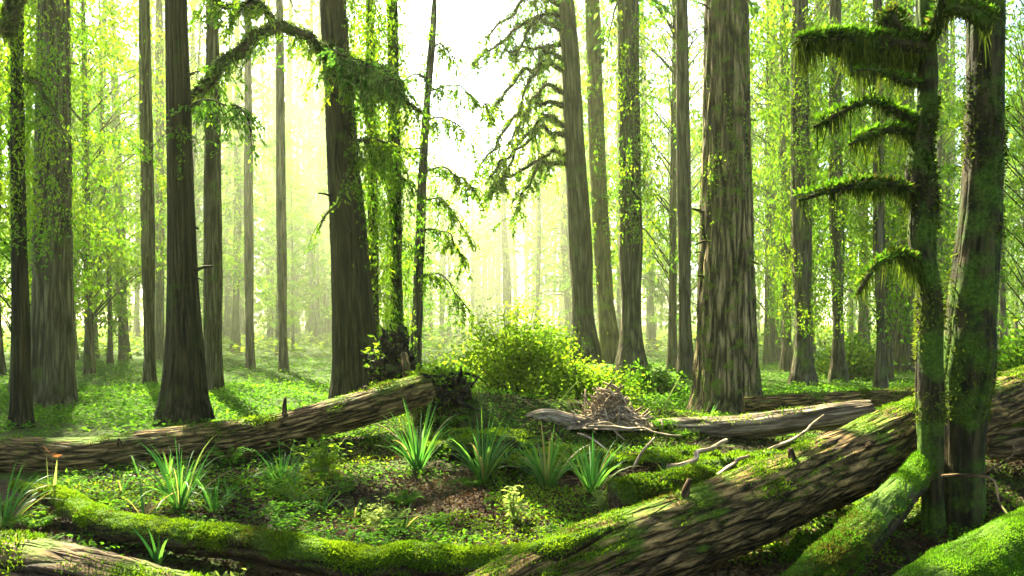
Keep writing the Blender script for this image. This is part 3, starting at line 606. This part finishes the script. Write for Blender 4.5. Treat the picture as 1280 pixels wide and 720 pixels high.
for lg, Pp, Rr, ks in ((logC, PC, RC, ((2, .3), (3, .6), (4, .2))), (logA, PA, RA, ((2, .5), (4, .3), (5, .5)))):
    for k, f in ks:
        c = Pp[k] * (1 - f) + Pp[k + 1] * f; r = Rr[k]; a = rng.uniform(.5, 1.5); d = np.array([rng.normal() * .3, -math.cos(a), math.sin(a)]); d /= np.linalg.norm(d); mb = MB(); L_ = rng.uniform(.08, .2)
        tube(mb, [c + d * r * .8, c + d * (r + L_ * .5), c + d * (r + L_)], [.04, .026, .018], 8, .03, lambda S, T, RR, Z: RR * .3 * fbm(np.stack([S * 20, np.cos(T), np.sin(T)], -1), 2))
        mb.build('broken_branch', M_log_bare, lg, loc=np.array(lg.location))
        lg.children[-1].location = (0, 0, 0)
# stubs and twigs on the big logs, sticks lying about
def stick(name, label, pts, r0, r1, mat, cat='stick', extra=()):
    P = np.array([at(*p) for p in pts], float); P, _ = resample(P, np.ones(len(P)), .16); P = P + rng.normal(size=P.shape) * r0 * .7; mb = MB(); k = lambda S, T, RR, Z: RR * .3 * fbm(np.stack([S * 14, np.cos(T), np.sin(T)], -1), 2)
    tube(mb, P, np.linspace(r0, r1, len(P)), 8, .05, k)
    for e in extra: tube(mb, np.array([at(*p) for p in e]), np.linspace(r0 * .7, r1 * .6, len(e)), 7, .05, k)
    return tag(mb.build(name, mat, loc=P[0]), label, cat)
stick('stick', 'pale peeled stick lying across the right end of the sagging mossy log', [(640, 706, 4.93), (690, 690, 4.98), (730, 674, 5.05), (766, 662, 5.12)], .018, .008, M_dead)
stick('stick', 'straight mossy stick leaning below the pale topped log', [(952, 566, 8.6), (1000, 545, 9.0), (1030, 520, 9.5)], .02, .012, M_dead)
stick('stick', 'short straight stick beside the stubby mossy log', [(872, 608, 7.1), (905, 590, 7.4), (936, 570, 7.8)], .02, .016, M_dead)
stick('stick', 'pale broken stick lying on the moss left of the huge log', [(838, 585, 7.9), (870, 570, 8.2), (902, 552, 8.6)], .032, .022, M_dead)
stick('fallen_branch', 'dead forked twig lying at the right foot of the forked tree', [(1178, 594, 6.05), (1205, 597, 6.0), (1228, 592, 5.95), (1246, 620, 5.8), (1264, 646, 5.6)], .013, .007, M_log_bare, 'branch', extra=([(1228, 592, 5.95), (1250, 580, 5.95), (1268, 566, 6.0), (1266, 556, 6.1)],))
for lab, pts in (('leaning pale stem crossing the slope behind the rightmost fern', [(790, 590, 8.2), (806, 565, 8.3), (818, 548, 8.4)]), ('bent pale twig in front of the root mass', [(722, 540, 10.2), (745, 552, 9.9), (766, 570, 9.6)]),
                 ('low pale twig reaching left from the root mass', [(735, 533, 10.4), (790, 536, 10.2), (850, 545, 9.8)])):
    stick('twig', lab, pts, .016, .01, M_dead, 'twig')
for k, (a, b, c, d) in enumerate(((700, 505, 722, 478), (732, 520, 770, 468), (745, 512, 752, 480), (828, 515, 850, 470))):
    stick('dry_stalk', ['short dry stalk left of the root mass', 'long dry stalk slanting up behind the root mass', 'upright dry stalk behind the root mass', 'dry stalk beside the left foot of the furrowed giant'][k], [(a, b, 11.2), ((a + c) / 2 - 2, (b + d) / 2, 11.3), (c, d, 11.4)], .012, .006, M_pale, 'stalk')

# pale root mass on the ridge
rb_ = at(764, 528, 10.9); rb_[2] = tz(rb_[0], rb_[1]); mb = MB()
for k in range(230):
    u = rng.normal(size=2) * [.26, .16]; h = .42 * math.exp(-(u[0] / .24) ** 2 - (u[1] / .2) ** 2) * rng.uniform(.4, 1.1); a = rng.random() * 6.28; L = rng.uniform(.06, .22)
    q = rb_ + [u[0], u[1], h]; d = np.array([math.cos(a), math.sin(a) * .7, rng.normal() * .5 - .3])
    tube(mb, [q - d * L, q + rng.normal(size=3) * .03, q + d * L + [0, 0, -.03]], [.012, .017, .006], 6, .05, lambda S, T, RR, Z: RR * .4 * fbm(np.stack([S * 20, np.cos(T), np.sin(T)], -1), 2))
th = np.linspace(0, 6.283, 20, endpoint=False); V = [[rb_[0], rb_[1], rb_[2] + .26]]; f = []
for k, (rr, hh) in enumerate(((.12, .2), (.24, .10), (.42, .0), (.6, -.1))):
    for t_ in th: V.append([rb_[0] + rr * math.cos(t_) * (1 + .3 * rng.random()), rb_[1] + .7 * rr * math.sin(t_), rb_[2] + hh + .05 * rng.random()])
f3 = [(0, 1 + i, 1 + (i + 1) % 20) for i in range(20)]
f4 = [(1 + k * 20 + i, 1 + (k + 1) * 20 + i, 1 + (k + 1) * 20 + (i + 1) % 20, 1 + k * 20 + (i + 1) % 20) for k in range(3) for i in range(20)]
mb.add(V, f4, f3)
tag(mb.build('root_mass', M_dead, loc=rb_), 'pale tangled peak of dead roots on the sunlit ridge', 'roots')
# sunlit splintered log on the ridge
log('splintered_log', 'bleached splintered log lying along the ridge left of the root mass', [(652, 524, 10.9, 8), (680, 520, 10.9, 15), (715, 527, 10.8, 15), (748, 530, 10.7, 10)], M_dead, bark(.03, 12, .06, .03), 0, seg=28, step=.03)

# uprooted stump with leaves growing on it
def blob(name, label, c, rad, mat, amp, cat, fq=2.2, n=48, moss=0, mmat=None, tuft=.03, leafn=0, leaf=.1, roots=0, rdir=None):
    th, ph = np.meshgrid(np.linspace(0, 2 * math.pi, n, endpoint=False), np.linspace(.02, math.pi - .02, n // 2), indexing='ij')
    D = np.stack([np.cos(th) * np.sin(ph), np.sin(th) * np.sin(ph), np.cos(ph)], -1)
    r = 1 + amp * fbm(D * fq + c[0], 4) + amp * .4 * fbm(D * fq * 3 + 4, 3)
    V = D * r[..., None] * np.asarray(rad) + np.asarray(c); m = n // 2
    i = np.arange(n)[:, None] * m; i2 = ((np.arange(n) + 1) % n)[:, None] * m; j = np.arange(m - 1)[None]
    mb = MB().add(V.reshape(-1, 3), np.stack([i + j, i + j + 1, i2 + j + 1, i2 + j], -1).reshape(-1, 4))
    body = MB(); body.v, body.f4, body.n = list(mb.v), list(mb.f4), mb.n
    for k in range(roots):
        d = unit(rng.normal(size=3) + (np.zeros(3) if rdir is None else np.array(rdir))); q = c + d * np.asarray(rad) * .7; ln = rng.uniform(.08, .3)
        tube(mb, [q, q + d * ln * .5 + rng.normal(size=3) * .06, q + d * ln + rng.normal(size=3) * .13], [.055, .035, .01], 7, .06, lambda S, T, RR, Z: RR * .4 * fbm(np.stack([S * 12, np.cos(T), np.sin(T)], -1), 2))
    o = tag(mb.build(name, mat, loc=c), label, cat); mb = body
    if moss:
        mm = MB(); p, nn_ = scatter(mb, moss, lambda nn, q: np.clip(nn[:, 2] * 1.5 + .3, 0, 1) * np.clip(.6 + fbm(q * 3, 2), 0, 1) * (q[:, 2] > c[2] - rad[2] * .4))
        leaves(mm, p, nn_ + rng.normal(size=p.shape) * .6, tuft * rng.uniform(.5, 1.5, moss), tuft * .45); mm.build('moss', mmat or M_moss, o, loc=c, smooth=False)
    if leafn:
        mm = MB(); p, nn_ = scatter(mb, leafn, lambda nn, q: np.clip(nn[:, 2] + .5, 0, 1) * np.clip(.3 + fbm(q * 2.5 + 7, 2) * 2, 0, 1))
        leaves(mm, p + nn_ * rng.uniform(.0, .12, leafn)[:, None], nn_ * .4 + rng.normal(size=p.shape) * .7, leaf * rng.uniform(.5, 1.4, leafn), leaf * .5); mm.build('leaves', M_leaf, o, loc=c, smooth=False)
    return o
c = at(492, 462, 12.2); blob('tree_stump', 'dark rotten stump leaning beside the giant trunk', c, (.30, .36, .52), M_stump, .75, 'stump', fq=3.2, n=80, moss=300, leafn=160, roots=16, rdir=(0, 0, .9))
c = at(548, 488, 10.9); blob('root_plate', 'dark root plate at the end of the long log, overgrown with leaves', c, (.34, .3, .24), M_stump, .7, 'roots', fq=3, n=80, moss=1200, leafn=900, leaf=.08, roots=34, rdir=(.9, -.2, 0))
stick('broken_slab', 'mossy broken slab of wood leaning on the dark stump', [(522, 482, 11.5), (508, 462, 11.6), (492, 438, 11.7)], .10, .03, M_log, 'wood')
# moss hummocks
for lab, px, py, Y, rad, n in (('broad mossy hummock between the pale topped log and the huge log', 945, 572, 8.3, (.75, .5, .26), 9000), ('small mossy hummock beneath the huge log, near front right', 1035, 655, 5.75, (.24, .2, .16), 3200),
                               ('mossy hummock behind the two right ferns', 705, 566, 9.0, (.7, .4, .14), 4500), ('mossy hummock just below the root plate', 590, 545, 9.9, (.7, .4, .2), 5200), ('rounded mossy hummock left of the broad one', 850, 560, 9.0, (.5, .4, .16), 4200)):
    c = at(px, py, Y); c[2] = tz(c[0], Y) + .02; blob('moss_hummock', lab, c, rad, M_log_moss, .5, 'moss', 2.6, moss=n, tuft=.035)

# ------------------------------------------------------------------ plants of the foreground
def fern(name, label, base, n, L, W, spread, droop, mat, cat='fern', lean=(0, 0)):
    mb = MB(); a = rng.random(n) * 6.283; t = rng.uniform(.05, spread, n) ** .8
    d = np.column_stack([np.cos(a) * t + lean[0], np.sin(a) * t + lean[1], np.ones(n)])
    p = base + np.column_stack([np.cos(a), np.sin(a), 0 * a]) * .035 * rng.random((n, 1)) - [0, 0, .02]
    blades(mb, p, d, L * rng.uniform(.6, 1.1, n), W * rng.uniform(.7, 1.2, n), droop * rng.uniform(.5, 1.6, n), 7)
    return tag(mb.build(name, mat, loc=base), label, cat)
for k, (px, py, L, n) in enumerate(((523, 590, .86, 60), (604, 602, .80, 62), (684, 612, .72, 54), (740, 618, .66, 48))):
    b = ground_at(px, py)
    fern('strap_fern', ['leftmost and biggest of the four strap leaved ferns in the hollow', 'upright fern second from the left in the row of four', 'third fern from the left, blades spread wide', 'smallest fern, at the right end of the row, by the stubby mossy log'][k], b, n, L, .030, .8, .17, M_fern)
for px, py, L, n, lab in ((225, 640, .72, 70, 'broad clump of arching grass behind the sagging mossy log'), (352, 612, .60, 52, 'smaller grass clump below the sloping log, right of the broad clump'), (2, 660, .62, 56, 'grass clump cut by the left edge'),
                       (268, 640, .42, 22, 'small grass tuft touching the broad grass clump'), (400, 640, .34, 20, 'low grass tuft under the leafy bush by the long log')):
    fern('grass_clump', lab, ground_at(px, py), n, L, .018, 1.1, .26, M_fern, 'grass')
# small plants all over the near slope: three kinds, copied
kinds = []
def sprig(k):
    keep = C
    mb = MB(); m = (7, 11, 16)[k]
    if k == 0: blades(mb, np.zeros((m, 3)), np.column_stack([rng.normal(size=(m, 2)) * .8, np.ones(m)]), .24 * rng.uniform(.5, 1.2, m), .02, .25, 5)
    else:
        for q in range(m):
            a = rng.random() * 6.28; L_ = rng.uniform(.12, .3); u = np.linspace(.15, 1, 12)
            ax = np.column_stack([np.cos(a) * u * L_, np.sin(a) * u * L_, .16 * np.sin(u * 2.4) * (1 if k == 1 else .6)])
            for sd in (-1, 1): leaves(mb, ax, np.array([-math.sin(a) * sd + .4 * math.cos(a), math.cos(a) * sd + .4 * math.sin(a), -.15]) + rng.normal(size=(12, 3)) * .15, .055 * (1.15 - u), .02, .1, nrm=np.array([0, 0, 1.]) + np.zeros((12, 3)))
    return mb.build('ground_plant', (M_fern, M_clover, M_leaf)[k], smooth=False)
for k in range(95):
    px, py = rng.uniform(-20, 1300), rng.uniform(525, 715)
    b = ground_at(px, py)
    if b[1] > 11.5 or fbm(np.array([[b[0] * .8, b[1] * .8, 4.]]), 2)[0] < -.15: continue
    if len(kinds) < 3: o = sprig(len(kinds)); kinds.append(o)
    else: o = kinds[int(rng.integers(3))].copy(); C.objects.link(o)
    tag(o, 'small green plant growing low on the near slope', 'plant', 'small plants on the near slope')
    o.location = b; o.rotation_euler = (0, 0, rng.random() * 6.28); s_ = rng.uniform(.7, 1.5); o.scale = (s_, s_, s_)
# little broad leaved plants
def leafy(name, label, base, h, rad, n, leaf, mat, cat='plant', flat=.5):
    mb = MB(); st = MB()
    k = max(5, n // 14)
    tips = base + np.column_stack([rng.normal(size=(k, 2)) * rad * .6, h * rng.uniform(.5, 1, k)])
    for q in tips: tube(st, [base - [0, 0, .02], (base + q) / 2 + [0, 0, h * .12], q], [.006, .005, .002], 5, .06, cap=False)
    i = rng.integers(k, size=n); t = rng.uniform(.35, 1.0, n)[:, None]
    p = base * (1 - t) + tips[i] * t + rng.normal(size=(n, 3)) * rad * .18
    leaves(mb, p, np.column_stack([rng.normal(size=(n, 2)), rng.normal(size=n) * .35]), leaf * rng.uniform(.6, 1.3, n), leaf * .55, .08, nrm=np.array([0, 0, 1.]) + np.zeros((n, 3)))
    root = st.build(name, M_pale, loc=base); tag(root, label, cat); mb.build('leaves', mat, root, loc=base, smooth=False)
    return root
leafy('leafy_bush', 'leafy low bush below the right half of the long log', ground_at(404, 596), .42, .34, 330, .085, M_leaf, 'bush')
leafy('leafy_bush', 'feathery low plant at the left of the dark bank', ground_at(372, 628), .22, .30, 220, .06, M_leaf, 'bush')
leafy('pale_plant', 'pale frilly leaved plant just above the sagging mossy log', ground_at(478, 668), .24, .20, 360, .045, M_pale)
leafy('pale_plant', 'pale upright plant before the third fern', ground_at(642, 655), .34, .10, 90, .075, M_pale)
leafy('pale_plant', 'pale plant hanging by the dark end of the stubby mossy log', ground_at(752, 648), .30, .12, 110, .06, M_pale)
for px, py, lab in ((190, 712, 'thin seedling left of all in front of the sagging mossy log'), (268, 716, 'round leaved seedling second from left in front of the mossy log'), (298, 722, 'taller seedling with paired leaves below the mossy log')):
    b = at(px, py, 4.95); b[2] = tz(b[0], b[1]); leafy('seedling', lab, b, .22, .07, 34, .045, M_pale, 'seedling')
b = at(318, 742, 4.75); b[2] = tz(b[0], b[1]); fern('leaf_tuft', 'bright yellow green leaf tuft at the bottom edge near the bare log', b, 12, .2, .03, .9, .2, M_pale, 'plant')
# sprout with reddish leaves at the left log
b = at(64, 612, 6.75); mb = MB()
blades(mb, np.array([b + [-.02, 0, -.04], b + [.02, 0, -.04], b + [0, .02, -.03]]), np.array([[-.06, 0, 1.], [.10, 0, 1.], [.0, 0, 1]]), np.array([.34, .30, .36]), .035, .01, 5)
sp = tag(mb.build('sprout', M_pale, loc=b), 'pale upright sprout with reddish top leaves before the long log', 'plant')
mb = MB(); leaves(mb, b + np.array([[0, 0, .30], [.01, 0, .28], [-.01, 0, .29]]), np.array([[-.8, 0, .9], [.9, 0, .15], [.5, 0, .2]]), np.array([.11, .09, .06]), np.array([.03, .035, .025])); mb.build('leaf', M_red, sp, loc=b)

# centre shrub, and the smaller thickets behind the ridge
def shrub(label, px, py, Y, w, h, n, leaf, mat, name='shrub'):
    b = at(px, py, Y); b[2] = tz(b[0], Y); mb = MB(); st = MB(); W = w * Y / F / 2; Hh = h * Y / F
    k = 90; a = rng.random(k) * 6.28; r = np.sqrt(rng.random(k))
    tips = b + np.column_stack([np.cos(a) * r * W, np.sin(a) * r * W * .6, Hh * np.sqrt(np.clip(1.05 - r ** 2, .05, 1)) * rng.uniform(.55, 1.05, k)])
    for q in tips: tube(st, [b + (q - b) * [.25, .25, 0], (b + q) / 2 + (q - b) * [.12, .12, .1], q], [.018, .012, .004], 5, .3, cap=False)
    i = rng.integers(k, size=n); t = rng.uniform(.25, 1.02, n)[:, None] ** .7
    p = b * (1 - t) + tips[i] * t + rng.normal(size=(n, 3)) * [.17, .17, .12]; p[:, 2] = np.maximum(p[:, 2], b[2] + .03)
    leaves(mb, p, np.column_stack([rng.normal(size=(n, 2)), rng.normal(size=n) * .6 - .2]), leaf * rng.uniform(.6, 1.3, n), leaf * .5, .1)
    o = st.build(name, M_bark_far, loc=b); tag(o, label, 'shrub'); mb.build('leaves', mat, o, loc=b, smooth=False)
shrub('big rounded yellow green shrub in the clearing at centre', 645, 486, 16.8, 215, 124, 16000, .085, M_shrub)
shrub('lower green shrub in front of the pale leaning trunk', 725, 490, 15.8, 170, 58, 6500, .09, M_shrub)
shrub('leafy thicket between the giant trunk and the big rounded shrub', 552, 482, 15.6, 80, 60, 1800, .12, M_leaf)
shrub('small bush at the foot of the straight hazy trunk', 812, 474, 19, 90, 36, 1500, .12, M_clover)
shrub('loose shrub at right, behind the dark straight stem', 1058, 464, 24, 120, 60, 2600, .14, M_leaf)
shrub('dense shrub filling the gap right of the forked tree', 1282, 462, 15, 120, 120, 3000, .13, M_leaf)

# ------------------------------------------------------------------ ground cover (stuff)
def field(name, label, boxes, mat, cat, leaf, up=1.0, h=.06, hole=-.2, fq=.9):
    mb = MB()
    for x0, x1, y0, y1, n in boxes:
        x = rng.uniform(x0, x1, n); y = rng.uniform(y0, y1, n)
        k = fbm(np.column_stack([x * fq, y * fq, 0 * x + 2]), 3) > hole; x, y = x[k], y[k]; n = len(x)
        p = np.column_stack([x, y, terr(x, y) + rng.random(n) * h])
        leaves(mb, p, np.column_stack([rng.normal(size=(n, 2)), rng.uniform(-.1, .9, n)]), leaf * rng.uniform(.5, 1.4, n), leaf * .55, .1, nrm=np.array([0, 0, up]) + np.zeros((n, 3)))
    return tag(mb.build(name, mat, smooth=False), label, cat, kind='stuff')
field('clover', 'bright green clover carpet between the far trees', [(-14, 0, 11.6, 20, 30000), (-20, 0, 20, 36, 16000), (-.5, 12, 12.4, 20, 24000), (0, 24, 20, 38, 22000)], M_clover, 'ground cover', .085, h=.12, hole=-.35)
field('undergrowth', 'low leafy undergrowth on the far forest floor', [(-40, 40, 34, 75, 24000), (-90, 90, 75, 150, 22000)], M_leaf_far, 'undergrowth', .32, h=.7)
field('moss_carpet', 'patchy green moss and seedlings on the near ground', [(-4.5, 4.5, 5.6, 12.4, 80000), (2.0, 6, 4.6, 9, 5000)], M_moss, 'moss', .036, h=.035, hole=-.05)
field('seedling_carpet', 'tiny green leaves sprinkled over the near slope', [(-4.8, 5, 5.6, 12, 22000)], M_clover, 'ground cover', .05, h=.08, hole=-.02, fq=1.7)
field('leaf_litter', 'brown fallen leaves and twigs on the near ground', [(-4.5, 6, 4.3, 9, 46000), (-5, 6, 9, 12.4, 18000)], M_litter, 'leaf litter', .05, h=.015, hole=-2)
mb = MB()
for k in range(420):
    x, y = rng.uniform(-4.2, 4.8), rng.uniform(4.5, 11.8); a = rng.random() * 6.28; L = rng.gamma(2, .09) + .05
    q = np.array([[x - math.cos(a) * L, y - math.sin(a) * L, 0], [x, y + rng.normal() * .02, 0], [x + math.cos(a) * L, y + math.sin(a) * L, 0]]); q[:, 2] = terr(q[:, 0], q[:, 1]) + [.01, .02 + .03 * rng.random(), .015]
    tube(mb, q, [.006, .005, .003], 5, .08, cap=False)
tag(mb.build('twig_litter', M_log_bare), 'small dead twigs strewn over the near ground', 'twigs', kind='stuff')

# ------------------------------------------------------------------ the forest behind
def free(px, Y):
    """gaps kept open: the bright sky gap at centre, the clearing, the sunbeam"""
    if 540 < px < 632 and Y < 56: return False
    if 632 <= px < 830 and Y < 40 and rng.random() < .85: return False
    if 60 < px < 640 and Y < 27: return False
    if 285 < px < 412 and (Y < 36 or Y < 50 and rng.random() < .8): return False
    return True
SUNLIT = [(-.6, 16.6, 1.6), (.3, 16.8, 1.9), (1.4, 16.2, 1.2), (-3.5, 14, .2), (-5, 15.5, .2), (-3.5, 17.5, .2), (-6.5, 17, .2), (-8, 20, .2), (0, 11, .5), (1.8, 11, .5), (2.8, 10.8, .5), (-2, 6, .3), (0, 5.2, .3), (2, 6, .5), (3.2, 7, .7), (5.5, 17, .2), (7.5, 18, .2), (9, 20, .2), (5, 20, .2), (-2.6, 9.8, .5), (-.8, 8.7, .3)]
def shades(x, y, H, rad):
    """whether a tree here would stand between the sun and one of the places the photo shows sunlit"""
    for a, b, z in SUNLIT:
        t = ((x - a) * SUN.x + (y - b) * SUN.y) / (SUN.x ** 2 + SUN.y ** 2)
        if t > 0 and math.hypot(a + SUN.x * t - x, b + SUN.y * t - y) < rad and z + SUN.z * t < H: return True
    return False
taken = [(o.location.x, o.location.y) for o in C.objects if o.parent is None and o.type == 'EMPTY']
def spread_trees(n, Y0, Y1, kinds, px0, px1, label, group, smin, smax, mind, name='forest_tree'):
    k = 0; tries = 0
    while k < n and tries < n * 60:
        tries += 1
        Y = math.sqrt(rng.uniform(Y0 ** 2, Y1 ** 2)); px = rng.uniform(px0, px1); x = (px - CX) * Y / F
        if not free(px, Y) or any((x - a) ** 2 + (Y - b) ** 2 < mind ** 2 for a, b in taken): continue
        kind = kinds[int(rng.integers(len(kinds)))]; s = rng.uniform(smin, smax)
        sz = s * rng.uniform(.9, 1.35)
        lim = max(4.5, (Y - 9) * .95)
        if px < 700 and Y < 60 and s * 20 > lim and rng.random() < .85: sz = min(sz, lim / 20 if kind != 'mid' else lim / 12)
        if 520 < px < 660: sz = min(sz, (EYE + (HY - 215) * Y / F) / 20)
        if shades(x, Y, {'mid': 12, 'far': 19, 'far_conifer': 20, 'conifer': 19, 'bare': 22, 'pole': 6}[kind] * sz, 2.0 * s): continue
        place_tree(kind, x, Y, s, rng.random() * 6.28, label, group, name=name, variants=4 if 'far' in kind else 3, sz=sz); taken.append((x, Y)); k += 1
# understory leaf trees placed where the photo shows masses of leaves
for px, Y, s, lab in ((112, 25, 1.05, 'leafy green tree filling the gap between the left edge and the cedar'), (20, 17.5, .85, 'leafy tree behind the slim stem at the left edge'), (1010, 25, 1.05, 'leafy tree behind the mossy boughs of the forked tree'),
                      (960, 31, 1.15, 'tall leafy tree just right of the furrowed giant'), (840, 26, 1.1, 'leafy tree between the straight hazy trunk and the furrowed giant'), (1110, 23, .95, 'leafy tree just left of the forked stems'), (225, 36, 1.15, 'leafy tree far behind the dark fluted cedar'), (1285, 21, .8, 'leafy tree at the right edge beyond the forked tree')):
    x = (px - CX) * Y / F
    place_tree('broad', x, Y, s, rng.random() * 6, lab, None, name='leafy_tree', sz=s * (1.35 if Y > 20 else 1.1)); taken.append((x, Y))
rng = np.random.default_rng(77)
spread_trees(52, 22, 44, ['mid', 'mid', 'mid', 'conifer', 'bare'], -60, 1340, 'slender leafy tree in the middle distance of the forest', 'slender trees in the middle distance', .8, 1.15, 1.9)
spread_trees(60, 58, 95, ['far', 'far_conifer', 'bare'], 380, 720, 'thin hazy tree far back in the bright misty forest', 'thin trees far back in the mist', .75, 1.1, 1.7)
spread_trees(46, 56, 100, ['far', 'far', 'far_conifer', 'bare'], 190, 440, 'thin hazy tree far back in the bright misty forest', 'thin trees far back in the mist', 1.0, 1.4, 1.7)
spread_trees(56, 30, 62, ['pole'], -40, 1320, 'thin straight pole of a tree with few leaves deep in the forest', 'thin bare poles deep in the forest', .75, 1.15, 1.2)
spread_trees(88, 42, 100, ['far', 'far_conifer', 'far', 'bare'], -60, 1340, 'thin hazy tree far back in the bright misty forest', 'thin trees far back in the mist', .75, 1.2, 2.0)
for o in C.objects:   # the shared group phrase only where a label is shared
    if o.parent is None and o.get('category') == 'tree' and o.name.startswith('leafy_tree') and 'group' in o: del o['group']

# ------------------------------------------------------------------ air
def haze():
    mb = MB(); x0, x1, y0, y1, z0, z1 = -203, 203, -33, 263, -2.2, 30
    V = [(x0, y0, z0), (x1, y0, z0), (x1, y1, z0), (x0, y1, z0), (x0, y0, z1), (x1, y0, z1), (x1, y1, z1), (x0, y1, z1)]
    mb.add(V, [(0, 3, 2, 1), (4, 5, 6, 7), (0, 1, 5, 4), (1, 2, 6, 5), (2, 3, 7, 6), (3, 0, 4, 7)])
    m, t, N, L = nt('haze_air'); v = N.new('ShaderNodeVolumePrincipled'); v.inputs['Color'].default_value = (.92, 1.0, .46, 1); v.inputs['Density'].default_value = .0004; v.inputs['Anisotropy'].default_value = .5
    o = N.new('ShaderNodeOutputMaterial'); L.new(v.outputs[0], o.inputs['Volume'])
    tag(mb.build('haze', m, smooth=False), 'pale sunlit mist filling the forest', 'mist', kind='stuff')
haze()
def mist_bank():
    """the thicker mist lying between the far trees, thinning out to nothing at its rim"""
    n, m = 32, 16; th, ph = np.meshgrid(np.linspace(0, 2 * math.pi, n, endpoint=False), np.linspace(.02, math.pi - .02, m), indexing='ij')
    D = np.stack([np.cos(th) * np.sin(ph), np.sin(th) * np.sin(ph), np.cos(ph)], -1)
    i = np.arange(n)[:, None] * m; i2 = ((np.arange(n) + 1) % n)[:, None] * m; j = np.arange(m - 1)[None]
    mb = MB().add(D.reshape(-1, 3), np.stack([i + j, i + j + 1, i2 + j + 1, i2 + j], -1).reshape(-1, 4))
    V0 = D[:, 0].mean(0); V1 = D[:, -1].mean(0); k = mb.n; mb.add([V0, V1], None, None); a = np.arange(n)
    mb.f3.append(np.stack([np.full(n, k), a * m, np.roll(a, -1) * m], -1)); mb.f3.append(np.stack([np.full(n, k + 1), np.roll(a, -1) * m + m - 1, a * m + m - 1], -1))
    mt, t, N, L = nt('mist_air'); v = N.new('ShaderNodeVolumePrincipled'); v.inputs['Color'].default_value = (.95, 1.0, .70, 1); v.inputs['Anisotropy'].default_value = .45
    tc = N.new('ShaderNodeTexCoord'); ln = N.new('ShaderNodeVectorMath'); ln.operation = 'LENGTH'; L.new(tc.outputs['Object'], ln.inputs[0])
    mr = N.new('ShaderNodeMapRange'); mr.interpolation_type = 'SMOOTHSTEP'; L.new(ln.outputs['Value'], mr.inputs[0]); mr.inputs[1].default_value = .35; mr.inputs[2].default_value = 1.0; mr.inputs[3].default_value = MIST; mr.inputs[4].default_value = 0
    L.new(mr.outputs[0], v.inputs['Density']); o = N.new('ShaderNodeOutputMaterial'); L.new(v.outputs[0], o.inputs['Volume'])
    ob = mb.build('haze', mt); ob.location = (1, 40, 5.5); ob.scale = (40, 25.5, 15)
    tag(ob, 'pale sunlit mist bank lying between the far trees', 'mist', kind='stuff')
MIST = .0050
mist_bank()

# ------------------------------------------------------------------ light, sky, camera
w = bpy.data.worlds.new('World'); scene.world = w; w.use_nodes = True; N = w.node_tree.nodes; L = w.node_tree.links
sky = N.new('ShaderNodeTexSky'); sky.sky_type = 'NISHITA'; sky.sun_disc = False
sky.sun_elevation = math.asin(SUN.z); sky.sun_rotation = math.atan2(SUN.x, SUN.y) % (2 * math.pi)
sky.dust_density = 2.0; sky.air_density = .7; sky.ozone_density = .5
bg = N['Background']; bg.inputs['Strength'].default_value = .06; L.new(sky.outputs[0], bg.inputs['Color'])
ld = bpy.data.lights.new('sun', 'SUN'); ld.energy = 5; ld.angle = math.radians(.6); ld.color = (1.0, .95, .68)
lo = bpy.data.objects.new('sun', ld); C.objects.link(lo); lo.rotation_euler = SUN.to_track_quat('Z', 'Y').to_euler()

cd = bpy.data.cameras.new('camera'); cam = bpy.data.objects.new('camera', cd); C.objects.link(cam); scene.camera = cam
cam.location = (0, 0, EYE); cam.rotation_euler = (math.pi / 2, 0, 0); cd.sensor_width = 36; cd.lens = 36 * F / 1280; cd.shift_y = 40 / 1280; cd.clip_end = 1000; cd.clip_start = .05

scene.render.engine = 'CYCLES'; cy = scene.cycles
cy.use_denoising = True; cy.max_bounces = 6; cy.diffuse_bounces = 3; cy.transmission_bounces = 4; cy.glossy_bounces = 1; cy.volume_bounces = 1
cy.use_adaptive_sampling = True; cy.adaptive_threshold = .02; cy.caustics_reflective = False; cy.caustics_refractive = False
cy.sample_clamp_indirect = 6
scene.render.use_persistent_data = False
vs = scene.view_settings; vs.view_transform = 'Standard'; vs.look = 'None'; vs.gamma = 1; vs.exposure = 3.45
